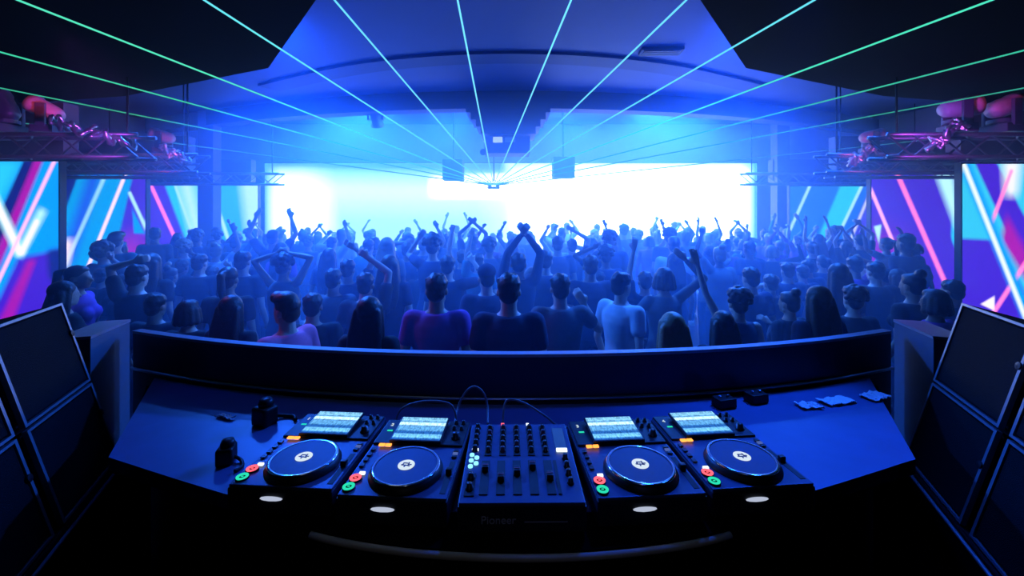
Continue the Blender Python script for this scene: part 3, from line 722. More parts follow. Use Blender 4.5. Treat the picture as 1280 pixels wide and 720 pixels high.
# ------------------------------------------------------------------ people
# one standing figure 1.75 m tall, facing +y, feet at z = 0; everything below is made once per kind and shared
def fuse(mb, name, voxel, it=4):
    """one continuous smooth surface out of overlapping closed pieces"""
    me = mb.mesh(name); o = bpy.data.objects.new(name, me); C.objects.link(o)
    r = o.modifiers.new('r', 'REMESH'); r.mode = 'VOXEL'; r.voxel_size = voxel
    s = o.modifiers.new('s', 'SMOOTH'); s.factor = 0.5; s.iterations = it
    dg = bpy.context.evaluated_depsgraph_get()
    out = bpy.data.meshes.new_from_object(o.evaluated_get(dg)); out.name = name
    bpy.data.objects.remove(o); bpy.data.meshes.remove(me)
    out.materials.clear(); out.materials.append(None)
    out.polygons.foreach_set('use_smooth', [True] * len(out.polygons))
    return out
UA, FA = 0.295, 0.262
def shoulder(sx, fem, lift): return Vector((sx * (0.165 if fem else 0.186), -0.012, 1.425 + 0.045 * lift))
def ik(S_, W_, hint):
    v = W_ - S_; L_ = v.length; m = (UA + FA) * 0.995
    if L_ > m: v *= m / L_; W_ = S_ + v; L_ = m
    if L_ < 0.12: v = v.normalized() * 0.12; W_ = S_ + v; L_ = 0.12
    a = (UA * UA - FA * FA + L_ * L_) / (2 * L_); h = math.sqrt(max(0, UA * UA - a * a))
    d = v.normalized(); p = hint - d * hint.dot(d)
    if p.length < 1e-3: p = Vector((0, -1, 0)) - d * -d.y
    return S_ + d * a + p.normalized() * h, W_
ARMS = {  # wrist, elbow hint, lift, curl for the right-hand (+x) arm
    'down': ((0.25, 0.05, 0.90), (0.3, -1, 0), 0, 0.35),
    'fist': ((0.22, 0.06, 1.93), (1, -0.2, 0), 1, 0.95),
    'high': ((0.26, 0.02, 1.96), (1, -0.2, 0), 1, 0.15),
    'bent': ((0.19, 0.13, 1.72), (0.7, 0.75, -0.2), 0.7, 0.6),
    'wide': ((0.40, 0.04, 1.80), (0.4, -0.4, -1), 0.8, 0.2),
    'join': ((0.035, 0.05, 1.93), (1, 0.1, 0), 1, 0.5),
    'head': ((0.13, -0.08, 1.66), (1, -0.2, -0.2), 0.6, 0.4),
    'ear': ((0.235, 0.09, 1.47), (0.30, -0.25, -1), 0.1, 0.5),
    'hip': ((0.215, 0.03, 1.03), (1, -0.35, 0), 0, 0.7),
    'front': ((0.14, 0.33, 1.35), (0.7, -0.3, -0.8), 0, 0.6),
    'pump': ((0.24, 0.26, 1.66), (0.8, -0.2, -0.8), 0.4, 0.95),
}
def arm(sx, spec, fem):
    w_, h_, lift, curl = ARMS[spec] if isinstance(spec, str) else spec
    f = sx if isinstance(spec, str) else 1
    S_ = shoulder(sx, fem, lift)
    E_, W_ = ik(S_, Vector((w_[0] * f, w_[1], w_[2])), Vector((h_[0] * f, h_[1], h_[2])))
    return S_, E_, W_, curl
def add_hand(mb, sx, E_, W_, curl, k=1.0):
    d = (W_ - E_).normalized()
    side = d.cross(Vector((0, 1, 0)))
    if side.length < 0.2: side = d.cross(Vector((0, 0, 1)))
    side.normalize(); pn = side.cross(d).normalized()           # palm normal
    if sx < 0: side = -side
    th_side = -side if True else side
    knuck = W_ + d * 0.085 * k
    for q in (-0.026, -0.009, 0.009, 0.026): mb.chain([W_ + d * 0.012 + side * q * 0.6, knuck + side * q * k], [0.015 * k, 0.0125 * k], sub=1, seg=8)
    for i, (q, ln) in enumerate(((-0.030, 0.92), (-0.0105, 1.0), (0.0105, 0.95), (0.030, 0.76))):
        p = knuck + side * q * k; dirv = d.copy(); pts = [p]
        fan = side * q * 1.6 * (1 - curl)
        for sgl, bend in ((0.044, 0.8), (0.028, 1.35), (0.022, 1.0)):
            ang = curl * bend * 1.25
            rot = Matrix.Rotation(ang, 3, side) ; c_ = rot @ dirv
            if c_.dot(pn) < dirv.dot(pn): c_ = Matrix.Rotation(-ang, 3, side) @ dirv
            dirv = c_; pts.append(pts[-1] + (dirv + fan).normalized() * sgl * ln * k)
        mb.chain(pts, [0.0105 * k, 0.0098 * k, 0.009 * k, 0.008 * k], sub=1, seg=8)
    b = W_ + d * 0.025 * k + th_side * 0.024 * k
    t1 = b + (th_side * 0.8 + d * 0.8 + pn * 0.4).normalized() * 0.042 * k
    t2 = t1 + (d * 0.9 + pn * (0.3 + curl) - th_side * curl * 0.9).normalized() * 0.036 * k
    mb.chain([b, t1, t2], [0.014 * k, 0.011 * k, 0.009 * k], sub=1, seg=8)
def torso(mb, fem, g=0.0, z0=0.80, z1=1.50):
    sw = 0.145 if fem else 0.165
    S_ = [(0.80, .155, .105), (0.86, .172 if fem else .162, .118), (0.94, .172 if fem else .160, .122), (1.04, .142 if fem else .150, .105), (1.12, .134 if fem else .150, .100),
          (1.22, .148 if fem else .163, .112), (1.32, .158 if fem else .178, .122), (1.39, .155 if fem else .180, .112), (1.44, sw * 0.86, .088), (1.475, sw * 0.55, .068), (1.50, .062, .058)]
    mb.loft([(0, -0.008, z_, rx + g, ry + g) for z_, rx, ry in S_ if z0 - 1e-6 <= z_ <= z1 + 1e-6], 24)
    if fem and g >= 0:
        for sx in (-1, 1): mb.sphere((sx * 0.072, 0.085, 1.285), (0.066 + g, 0.056 + g, 0.062 + g))
LEGS = [((0.088, -0.005, 0.88), 0.088), ((0.095, 0.012, 0.68), 0.076), ((0.098, 0.018, 0.49), 0.056), ((0.100, -0.012, 0.34), 0.055), ((0.102, -0.02, 0.09), 0.038)]
def body_mesh(pl, pr, fem, voxel):
    mb = MB(); torso(mb, fem, -0.004)
    mb.chain([(0, -0.018, 1.44), (0, -0.006, 1.585)], [0.056 if fem else 0.062, 0.050 if fem else 0.056])
    # head: skull, face, jaw, nose, brow, lips, ears
    mb.sphere((0, -0.004, 1.660), (0.074, 0.092, 0.092), sub=3); mb.sphere((0, 0.026, 1.608), (0.060, 0.070, 0.085), sub=3)
    mb.sphere((0, 0.062, 1.556), (0.034, 0.032, 0.026)); mb.chain([(-0.045, 0.01, 1.57), (0, 0.066, 1.552), (0.045, 0.01, 1.57)], [0.022, 0.022, 0.022])
    mb.chain([(0, 0.090, 1.640), (0, 0.110, 1.606)], [0.010, 0.014]); mb.sphere((0, 0.083, 1.652), (0.045, 0.014, 0.010))
    mb.sphere((0, 0.092, 1.578), (0.024, 0.010, 0.009))
    for sx in (-1, 1):
        mb.sphere((sx * 0.076, -0.006, 1.625), (0.012, 0.022, 0.031)); mb.sphere((sx * 0.028, 0.083, 1.636), (0.013, 0.011, 0.010))
    for sx, spec in ((-1, pl), (1, pr)):
        S_, E_, W_, cu = arm(sx, spec, fem); q = 0.86 if fem else 1.0
        mb.chain([Vector((sx * 0.09, -0.012, 1.41)), S_, S_.lerp(E_, 0.4), E_, E_.lerp(W_, 0.3), W_], [0.060 * q, 0.054 * q, 0.046 * q, 0.035 * q, 0.037 * q, 0.026 * q])
        add_hand(mb, sx, E_, W_, cu, 0.94 if fem else 1.04)
        mb.chain([(sx * x, y, z_) for (x, y, z_), r_ in LEGS], [r_ for p_, r_ in LEGS])
        mb.chain([(sx * 0.104, -0.045, 0.045), (sx * 0.112, 0.12, 0.035)], [0.036, 0.030])
    return fuse(mb, 'body', voxel)
def shirt_mesh(pl, pr, fem, sleeve, voxel):
    mb = MB(); torso(mb, fem, 0.014, 0.86, 1.475)
    for sx, spec in ((-1, pl), (1, pr)):
        S_, E_, W_, cu = arm(sx, spec, fem); q = 0.86 if fem else 1.0
        if sleeve == 'long': mb.chain([Vector((sx * 0.09, -0.012, 1.405)), S_, S_.lerp(E_, 0.4), E_, E_.lerp(W_, 0.92)], [0.072 * q, 0.066 * q, 0.056 * q, 0.046 * q, 0.034 * q])
        elif sleeve == 'short': mb.chain([Vector((sx * 0.09, -0.012, 1.405)), S_, S_.lerp(E_, 0.5)], [0.074 * q, 0.072 * q, 0.066 * q])
        else: mb.chain([Vector((sx * 0.08, -0.012, 1.39)), Vector((sx * 0.115, -0.012, 1.425))], [0.07, 0.05])
    return fuse(mb, 'shirt', voxel, 5)
def trousers_mesh(fem, voxel):
    mb = MB(); torso(mb, fem, 0.008, 0.80, 0.94)
    for sx in (-1, 1): mb.chain([(sx * x, y, max(z_, 0.13)) for (x, y, z_), r_ in LEGS], [r_ + 0.013 for p_, r_ in LEGS])
    return fuse(mb, 'trousers', voxel, 4)
def shoe_mesh(sx):
    mb = MB(); mb.chain([(sx * 0.103, -0.055, 0.05), (sx * 0.108, 0.03, 0.055), (sx * 0.114, 0.135, 0.043)], [0.047, 0.050, 0.041])
    mb.box((sx * 0.108, 0.04, 0.012), (0.092, 0.275, 0.024), bev=0.008)
    return fuse(mb, 'shoe', 0.012, 3)
def hair_mesh(style):
    mb = MB(); rn = random.Random(hash_of(style))
    mb.sphere((0, -0.016, 1.682), (0.083, 0.094, 0.084), sub=3); mb.sphere((0, -0.048, 1.625), (0.073, 0.058, 0.075), sub=2)
    if style == 'short':
        mb.sphere((0, 0.034, 1.722), (0.058, 0.052, 0.040))
        for k in range(60):
            a, v_ = rn.uniform(0, 6.28), rn.uniform(0.1, 1.0); c_ = math.sqrt(1 - v_ * v_)
            mb.sphere((0.078 * c_ * math.cos(a), -0.012 + 0.088 * c_ * math.sin(a), 1.685 + 0.078 * v_), rn.uniform(.012, .02), sub=1)
    elif style == 'quiff':
        mb.sphere((0, 0.012, 1.728), (0.082, 0.094, 0.058), sub=3); mb.chain([(-0.03, 0.075, 1.735), (0.0, 0.095, 1.74), (0.03, 0.075, 1.735)], [0.040, 0.042, 0.040])
    elif style == 'long':
        for k in range(9):
            x = -0.076 + 0.019 * k; mb.chain([(x * 0.9, -0.045, 1.66), (x * 1.2, -0.080, 1.50), (x * 1.25, -0.130 + abs(x) * .3, 1.34), (x * 1.05 + rn.uniform(-.01, .01), -0.135 + abs(x) * .2, 1.20 + rn.uniform(-.03, .03))], [0.032, 0.034, 0.030, 0.012], sub=1)
        for sx in (-1, 1): mb.chain([(sx * 0.066, 0.0, 1.69), (sx * 0.090, -0.02, 1.56), (sx * 0.105, -0.03, 1.44)], [0.030, 0.028, 0.020], sub=1)
    elif style == 'bob':
        for k in range(9):
            a = R(-20 + 220 * k / 8) + math.pi; mb.chain([(0.07 * math.cos(a), 0.075 * math.sin(a) - 0.01, 1.68), (0.092 * math.cos(a), 0.092 * math.sin(a) - 0.012, 1.56)], [0.030, 0.030], sub=1)
        mb.sphere((0, 0.035, 1.715), (0.062, 0.05, 0.045))
    elif style == 'bun':
        mb.sphere((0, -0.075, 1.765), 0.048); mb.sphere((0, 0.03, 1.718), (0.062, 0.05, 0.038))
    elif style == 'ponytail':
        mb.sphere((0, 0.03, 1.718), (0.062, 0.05, 0.038)); mb.chain([(0, -0.10, 1.715), (0, -0.155, 1.69), (0.01, -0.165, 1.56), (0.02, -0.15, 1.43)], [0.022, 0.034, 0.034, 0.012])
    elif style == 'curly':
        for k in range(90):
            u_, v_ = rn.uniform(0, 6.28), rn.uniform(-0.35, 1.0); c_ = math.sqrt(max(0, 1 - v_ * v_))
            p_ = Vector((0.100 * c_ * math.cos(u_), -0.028 + 0.105 * c_ * math.sin(u_), 1.695 + 0.092 * v_))
            if p_.y > 0.045 and p_.z < 1.70: continue
            mb.sphere(p_, rn.uniform(0.022, 0.034), sub=1)
    return fuse(mb, 'hair', 0.009, 2)
def hash_of(s): return sum((i + 3) * ord(ch) for i, ch in enumerate(s))
def cap_mesh():
    mb = MB(); mb.sphere((0, -0.012, 1.700), (0.090, 0.102, 0.082), sub=3); mb.box((0, 0.115, 1.705), (0.13, 0.12, 0.014), Matrix.Rotation(R(-8), 3, 'X'), bev=0.006)
    mb.sphere((0, -0.012, 1.782), 0.009)
    return fuse(mb, 'cap', 0.008, 2)

CACHE = {}
def cached(key, fn, *a):
    if key not in CACHE: CACHE[key] = fn(*a)
    return CACHE[key]
def rgbm(name, c, r=0.7): return mat(name, c, r, scale=14, noise=0.2)
SKIN = [rgbm('skin_fair', (0.62, 0.40, 0.30), 0.5), rgbm('skin_tan', (0.42, 0.25, 0.17), 0.5), rgbm('skin_dark', (0.16, 0.085, 0.055), 0.5)]
HAIRC = {'black': mat('hair_black', (0.010, 0.009, 0.009), 0.45, scale=60, noise=0.4, bump=0.4), 'brown': mat('hair_brown', (0.045, 0.025, 0.014), 0.45, scale=60, noise=0.4, bump=0.4),
         'blond': mat('hair_blond', (0.32, 0.22, 0.11), 0.45, scale=60, noise=0.3, bump=0.4)}
CLOTH = {'black': rgbm('cloth_black', (0.012, 0.012, 0.014), 0.85), 'navy': rgbm('cloth_navy', (0.02, 0.03, 0.08), 0.85), 'grey': rgbm('cloth_grey', (0.14, 0.14, 0.15), 0.85),
         'white': rgbm('cloth_white', (0.62, 0.62, 0.64), 0.85), 'pink': rgbm('cloth_pink', (0.75, 0.16, 0.30), 0.85), 'purple': rgbm('cloth_purple', (0.30, 0.05, 0.34), 0.85),
         'teal': rgbm('cloth_teal', (0.04, 0.18, 0.20), 0.85), 'denim': rgbm('cloth_denim', (0.03, 0.05, 0.12), 0.85), 'red': rgbm('cloth_red', (0.35, 0.03, 0.05), 0.85)}
def put(o, m):
    o.material_slots[0].link = 'OBJECT'; o.material_slots[0].material = m
PEOPLE = []
def person(x, y, H, yaw, pl, pr, fem, hair, hairc, shirt, sleeve, skin, label, group, voxel, cap=None):
    kl, kr = str(pl), str(pr); s = H / 1.75
    b = link('person', cached(('body', kl, kr, fem, voxel), body_mesh, pl, pr, fem, voxel))
    put(b, SKIN[skin]); b.location = (x, y, 0.0); b.rotation_euler = (0, 0, R(yaw)); b.scale = (s, s, s)
    if hair: put(link('hair', cached(('hair', hair), hair_mesh, hair), b), HAIRC[hairc])
    if cap: put(link('cap', cached(('cap',), cap_mesh), b), CLOTH[cap])
    put(link('shirt', cached(('shirt', kl, kr, fem, sleeve, voxel), shirt_mesh, pl, pr, fem, sleeve, max(voxel, 0.012)), b), CLOTH[shirt])
    put(link('trousers', cached(('trousers', fem), trousers_mesh, fem, 0.014), b), CLOTH['denim' if (int(x * 10) % 2) else 'black'])
    for sx in (-1, 1): put(link('shoe', cached(('shoe', sx), shoe_mesh, sx), b), CLOTH['black' if (int(y * 10) % 2) else 'white'])
    tag(b, label, 'person', group); PEOPLE.append((x, y)); return b

# figures that can be told apart: head pixel (x, y), depth, yaw, left arm, right arm, woman?, hair, hair colour, shirt, sleeve, label
# an arm written (px, py, reach) is a hand raised to that photograph pixel, reach metres in front (+) of the body
FIG = [
 (358, 388, 2.85, 70, 'down', 'down', 0, 'quiff', 'brown', 'pink', 'short', 'man in a pink shirt turned sideways right behind the barrier'),
 (391, 383, 3.25, 12, 'down', 'down', 0, 'short', 'black', 'black', 'short', 'dark-shirted man just behind the man in the pink shirt'),
 (457, 356, 3.75, 0, 'down', (460, 313, 0.02, (1, 0, -0.1), 0.8), 0, 'short', 'black', 'black', 'short', 'short-haired man with one bent arm raised over his head, behind the long-haired woman'),
 (462, 391, 2.75, -5, 'down', 'down', 1, 'long', 'black', 'black', 'short', 'woman with long black hair at the barrier, left of the purple-shirted man'),
 (546, 362, 3.0, 0, 'down', 'down', 0, 'short', 'black', 'purple', 'short', 'man in a purple shirt seen square from behind at the barrier'),
 (636, 363, 2.9, 0, 'down', 'down', 0, 'short', 'brown', 'navy', 'short', 'broad-shouldered man in dark navy at the middle of the barrier'),
 (700, 360, 3.1, 4, 'down', 'ear', 0, 'short', 'brown', 'grey', 'short', 'man with one hand up at his ear, right of the broad man in navy'),
 (777, 357, 3.55, -55, 'down', 'down', 0, 'short', 'black', 'white', 'short', 'man in a white shirt turned to the right, face in profile'),
 (830, 349, 3.25, 0, 'hip', (857, 316, 0.0, (1, 0, -0.3), 0.3), 1, 'bob', 'brown', 'grey', 'long', 'woman with bobbed hair, one elbow out and one arm raised, behind the blonde'),
 (806, 352, 3.85, 0, (793, 291, 0.0, (-1, 0, -0.2), 0.2), 'down', 0, 'short', 'black', 'navy', 'short', 'man whose bare straight arm rises highest right of the middle'),
 (840, 411, 2.6, 0, 'down', 'down', 1, 'long', 'blond', 'black', 'short', 'short woman with long blond hair at the barrier'),
 (903, 408, 2.6, 0, 'down', 'down', 1, 'long', 'brown', 'black', 'short', 'short woman with long brown hair at the barrier, right of the blonde'),
 (922, 379, 3.3, 0, (871, 320, 0.02, (-1, 0, -0.4), 0.1), 'down', 1, 'curly', 'brown', 'navy', 'sleeveless', 'woman with big curly hair and one open hand thrown up to her left'),
 (938, 348, 4.2, 10, 'down', 'down', 0, 'short', 'black', 'navy', 'short', 'man standing hazily above the big curly-haired woman'),
 (963, 381, 3.35, 5, (963, 347, 0.1, (-1, 0, -0.6), 0.95), 'down', 0, 'short', 'brown', 'black', 'short', 'man with a raised fist at his temple, right of the big curly hair'),
 (986, 408, 2.7, 20, 'down', 'front', 1, 'bun', 'black', 'black', 'short', 'small woman at the barrier with one hand out over the rail'),
 (487, 333, 4.2, 0, 'down', 'down', 1, 'long', 'brown', 'navy', 'short', 'long-haired woman above and behind the man with the bent raised arm'),
 (484, 308, 5.6, 0, 'down', 'down', 1, 'long', 'blond', 'grey', 'short', 'tall hazy woman with long blond hair left of the centre'),
 (509, 313, 5.2, 0, (507, 297, 0.05, (-1, 0, -0.6), 0.65), 'down', 0, 'short', 'brown', 'navy', 'short', 'hazy man with fist held by his head, beside the tall blond woman'),
 (541, 308, 5.1, 0, 'bent', 'down', 1, 'curly', 'brown', 'navy', 'short', 'hazy woman with wide curly hair straight above the purple-shirted man'),
 (528, 336, 4.2, 8, 'down', 'down', 1, 'bun', 'black', 'black', 'short', 'woman with a top bun just above the purple-shirted man'),
 (560, 333, 4.45, -8, 'down', 'pump', 0, 'short', 'black', 'navy', 'short', 'man peering over the right shoulder of the purple-shirted man'),
 (578, 322, 5.1, 0, (565, 284, 0.0, (-1, 0, -0.2), 0.95), 'down', 0, 'short', 'brown', 'navy', 'short', 'man with straight arm and clenched fist high over the centre-left heads'),
 (598, 327, 4.8, 0, (590, 284, 0.0, (-1, 0, -0.2), 0.75), 'down', 0, 'short', 'black', 'teal', 'short', 'man with slim raised arm beside the high clenched fist'),
 (612, 309, 5.6, 0, 'down', 'down', 1, 'curly', 'black', 'navy', 'short', 'curly-headed figure in haze left of the overhead clap'),
 (648, 330, 4.5, 0, (652, 285, 0.02, (-1, 0, 0), 0.5), (658, 285, 0.02, (1, 0, 0), 0.5), 0, 'short', 'black', 'navy', 'long', 'man clapping both hands together high overhead in the middle'),
 (682, 326, 4.3, 0, 'down', 'down', 0, 'short', 'brown', 'navy', 'short', 'hazy man between the overhead clap and the man touching his ear'),
 (608, 347, 3.85, 18, 'down', 'down', 0, 'short', 'black', 'navy', 'short', 'man in a brimmed cap left of the broad man in navy'),
 (664, 347, 3.9, -6, 'down', 'down', 1, 'bob', 'black', 'navy', 'short', 'woman with black bob between the two men at the middle of the barrier'),
 (738, 333, 4.4, 0, 'down', 'down', 0, 'short', 'brown', 'navy', 'short', 'man standing behind the raised elbow of the man touching his ear'),
 (748, 365, 3.75, 5, 'down', 'down', 0, 'short', 'black', 'navy', 'short', 'dim man just left of the white shirt'),
 (757, 320, 5.2, 0, (741, 303, 0.05, (-1, 0, -0.5), 0.5), 'down', 1, 'curly', 'black', 'navy', 'short', 'curly-haired figure with one hand up above the white shirt'),
 (697, 306, 6.2, 0, 'down', 'down', 0, 'short', 'black', 'navy', 'short', 'pale hazy head to the right of the overhead clap'),
 (715, 308, 6.1, 0, 'down', (719, 284, 0.0, (1, 0, -0.2), 0.9), 0, 'short', 'black', 'navy', 'short', 'pale hazy man with one small fist straight up right of the centre'),
 (435, 337, 4.6, 0, 'down', (443, 303, 0.0, (1, 0, -0.2), 0.95), 0, 'short', 'black', 'navy', 'short', 'man with one fist up left of the man with the bent raised arm'),
 (417, 350, 4.0, 0, 'down', 'down', 0, 'short', 'brown', 'grey', 'short', 'hazy man in a grey shirt right of the arm arch'),
 (355, 333, 4.5, 0, (346, 309, 0.05, (-1, 0, 0.1), 0.5), (361, 309, 0.05, (1, 0, 0.1), 0.5), 1, 'curly', 'black', 'grey', 'sleeveless', 'woman whose two raised arms make an arch above the man in pink'),
 (304, 327, 4.7, 0, 'down', 'down', 0, 'short', 'black', 'black', 'short', 'square-shouldered man standing dark left of the arm arch'),
 (320, 343, 4.3, 0, 'down', 'down', 0, 'short', 'black', 'navy', 'short', 'man just below and right of the square-shouldered dark man'),
 (286, 349, 3.8, 10, 'down', 'down', 1, 'ponytail', 'black', 'black', 'short', 'woman with ponytail in front of the square-shouldered dark man'),
 (266, 356, 3.45, 0, 'down', 'bent', 0, 'short', 'black', 'black', 'short', 'man with one hand lifted to his shoulder, left of the ponytail'),
 (290, 387, 3.05, -6, 'down', 'down', 1, 'long', 'black', 'black', 'long', 'woman with long straight hair at the barrier, left of the man in pink'),
 (236, 392, 2.95, 0, 'down', 'down', 1, 'bob', 'black', 'black', 'short', 'woman with round dark bob at the left part of the barrier'),
 (195, 385, 3.0, 0, 'down', 'down', 0, 'short', 'black', 'black', 'short', 'dark man at the barrier left of the round bob'),
 (250, 329, 4.4, 0, 'down', 'down', 0, 'short', 'black', 'black', 'short', 'tall dark man below the left blue column'),
 (228, 334, 4.35, 0, 'down', (240, 311, 0.05, (1, 0, -0.4), 0.5), 0, 'short', 'black', 'black', 'short', 'man with a hand raised against the cyan edge of the third left screen'),
 (190, 330, 4.4, 0, 'down', 'down', 1, 'long', 'black', 'black', 'short', 'long-haired woman dark against the violet part of the left screens'),
 (172, 346, 3.9, 0, (168, 318, 0.05, (-1, 0, -0.4), 0.9), 'down', 0, 'short', 'black', 'black', 'short', 'man with a fist up against the violet left screen'),
 (152, 345, 3.95, 8, 'down', 'down', 0, 'short', 'black', 'black', 'short', 'bare-armed man left of the violet-backed fist'),
 (128, 350, 3.75, 0, 'down', (142, 319, 0.05, (1, 0, -0.4), 0.95), 0, 'short', 'black', 'black', 'short', 'man with a fist up against the cyan second left screen'),
 (98, 347, 3.6, -70, 'down', 'down', 1, 'ponytail', 'black', 'purple', 'short', 'woman with ponytail in profile before the cyan second left screen'),
 (80, 368, 3.35, -20, 'down', 'down', 1, 'long', 'black', 'black', 'short', 'dark figure nearest the left speaker stack'),
 (156, 388, 3.0, 0, 'down', 'down', 0, 'short', 'black', 'black', 'short', 'dark man between the left end panel and the barrier start'),
 (214, 368, 3.4, 0, 'bent', 'down', 1, 'bun', 'black', 'black', 'short', 'woman with small bun behind the round dark bob'),
 (984, 339, 4.0, 0, 'down', 'down', 0, 'short', 'black', 'navy', 'short', 'man standing upright in haze below the pale leaning bar of the right screens'),
 (1003, 363, 3.5, 0, 'down', 'down', 0, 'short', 'black', 'navy', 'short', 'man in navy just right of the upright man in haze'),
 (1022, 375, 3.15, 6, 'down', 'down', 1, 'long', 'brown', 'navy', 'short', 'woman with long brown hair on the right, left of the wide dark head'),
 (1010, 334, 4.5, 0, (1000, 325, 0.08, (-1, 0, -0.4), 0.5), 'down', 0, 'short', 'black', 'navy', 'short', 'man with one bent bare arm up below the right column'),
 (1028, 328, 4.9, 0, 'down', 'down', 1, 'ponytail', 'black', 'navy', 'short', 'hazy woman with ponytail below the pale leaning bar'),
 (1047, 343, 4.1, 0, 'down', 'down', 1, 'long', 'black', 'navy', 'short', 'woman with long black hair before the pink-lit right screen edge'),
 (1068, 332, 4.5, 0, 'down', (1077, 318, 0.08, (1, 0, -0.5), 0.9), 0, 'short', 'black', 'purple', 'short', 'man with fist at head height before the magenta part of the right screen'),
 (1066, 375, 3.2, -5, 'down', 'down', 1, 'curly', 'black', 'black', 'short', 'woman with wide dark curly hair at the right part of the barrier'),
 (1094, 340, 4.3, 0, 'down', 'down', 0, 'short', 'black', 'black', 'short', 'man before the cyan fleck of the right screen'),
 (1121, 347, 4.0, 0, 'down', 'down', 1, 'long', 'black', 'black', 'short', 'long-haired woman under the lower tip of the left pink diagonal'),
 (1140, 357, 3.7, 10, 'down', 'down', 1, 'bun', 'black', 'black', 'short', 'woman with top bun under the right pink diagonal'),
 (1105, 362, 3.65, 0, (1100, 336, 0.05, (-1, 0, -0.4), 0.5), 'pump', 0, 'short', 'black', 'black', 'short', 'man with both forearms raised behind the right end panel'),
 (1168, 378, 3.3, 14, 'down', 'down', 1, 'bob', 'black', 'purple', 'short', 'woman with wide bob in purple beside the right speaker stack'),
 (1190, 364, 3.6, 10, 'down', 'down', 0, 'short', 'black', 'black', 'short', 'man at the right edge of the crowd under the cyan bar, beside the speakers'),
]
taken = []
STEP_BACK = {14: 0.15, 20: 0.25, 23: 0.2, 28: 0.2, 38: 0.14, 40: 0.73, 44: 0.24, 45: 0.2, 48: 0.24, 49: 0.24, 52: 0.5, 53: 0.66, 54: 0.24, 55: 0.82, 57: 0.1, 60: 0.48, 62: 0.24, 63: 0.7, 65: 0.35}   # extra depth where raised elbows would meet a neighbour
for i, (px, py, d, yaw, pl, pr, fem, hair, hc, shirt, sl_, lab) in enumerate(FIG):
    for _ in range(18):                                   # step back until there is elbow room
        x = (px - 640) / FPX * d
        if all((x - a) ** 2 + ((d - b) * 1.25) ** 2 > (0.53 if pl == pr == 'down' else 0.64) ** 2 for a, b in taken): break
        d += 0.06
    d += STEP_BACK.get(i, 0.0); x = (px - 640) / FPX * d
    taken.append((x, d))
    zh = CAM_Z - (py - HZ) / FPX * d; H = min(1.95, max(1.46, zh / 0.9375)); s = H / 1.75
    specs = []
    for sx, sp_ in ((-1, pl), (1, pr)):
        if isinstance(sp_, str): specs.append(sp_); continue
        hx, hy, reach, hint, curl = sp_
        # the fist, not the wrist, goes to the hand pixel
        wv = at(hx, hy, d + reach) - Vector((x, d, 0)); wv = Matrix.Rotation(-R(yaw), 3, 'Z') @ wv / s
        wv.z -= 0.07
        specs.append((tuple(round(v, 3) for v in wv), hint, 1.0, curl))
    person(x, d, H, yaw, specs[0], specs[1], fem, hair, hc, shirt, sl_, (0, 1, 0, 2, 1, 0, 0)[i % 7], lab, 'people in the crowd told apart by pose or hair', 0.009,
           'navy' if 'cap' in lab.split() else None)

# the rest of the floor, in haze: scattered with elbow room
rn = random.Random(11)
def allowed(x, y):
    if not 3.9 < y < 11.3 or abs(x) > (1.0 if y < 5 else 1.06) * y: return False
    if y < 6.5 and abs(x) > 6.1: return False
    if y < 8.4 and abs(x) > 6.5: return False
    if y > 9.2 and abs(x) > 7.1: return False
    return abs(x) < 7.2
POSES = [('down', 'down')] * 13 + [('down', 'fist'), ('fist', 'down'), ('high', 'high'), ('bent', 'down'), ('down', 'bent'), ('wide', 'wide'), ('join', 'join'), ('down', 'high'), ('pump', 'down')]
WORD = {('down', 'down'): 'arms down', ('down', 'fist'): 'right fist up', ('fist', 'down'): 'left fist up', ('high', 'high'): 'both arms up', ('bent', 'down'): 'left hand by head',
        ('down', 'bent'): 'right hand by head', ('wide', 'wide'): 'arms spread wide', ('join', 'join'): 'hands joined overhead', ('down', 'high'): 'open right hand up', ('pump', 'down'): 'left fist forward'}
rest, tries = [], 0
while len(rest) < 155 and tries < 9000:
    tries += 1; y = 3.9 + 7.4 * rn.random() ** 0.8; x = rn.uniform(-7.2, 7.2)
    if allowed(x, y) and all((x - a) ** 2 + (y - b) ** 2 > 0.64 ** 2 for a, b in taken): taken.append((x, y)); rest.append((x, y))
for k, (x, y) in enumerate(sorted(rest, key=lambda p: p[1])):
    if k == 16: y += 0.22          # raised elbows would meet the neighbour
    fem = rn.random() < 0.45; pl, pr = rn.choice(POSES)
    hair = rn.choice(['long', 'bob', 'bun', 'ponytail', 'curly', 'long']) if fem else rn.choice(['short', 'short', 'short', 'quiff', 'curly'])
    H = rn.uniform(1.60, 1.74) if fem else rn.uniform(1.68, 1.86)
    depth = 'mid floor' if y < 6.4 else ('far back' if y < 8.8 else 'backmost rows')
    side = 'towards left screens' if x < -0.42 * y else ('towards right screens' if x > 0.42 * y else ('left of laser source' if x < -0.1 else 'right of laser source'))
    hn = {'long': 'long-haired', 'bob': 'bob-haired', 'bun': 'bun-haired', 'ponytail': 'ponytailed', 'curly': 'curly-haired', 'short': 'short-haired', 'quiff': 'quiff-haired'}[hair]
    lab = 'hazy %s dancer, %s, %s, %s' % (hn, WORD[(pl, pr)], depth, side)
    person(x, y, H, rn.uniform(-22, 22), pl, pr, fem, hair, rn.choice(['black', 'black', 'brown', 'brown', 'blond']), rn.choice(['black', 'navy', 'navy', 'grey', 'black', 'teal', 'white', 'purple']), rn.choice(['short', 'short', 'long']),
           rn.choice([0, 0, 1, 2]), lab, 'hazy dancers: ' + hn + ', ' + WORD[(pl, pr)] + ', ' + depth + ', ' + side, 0.014)

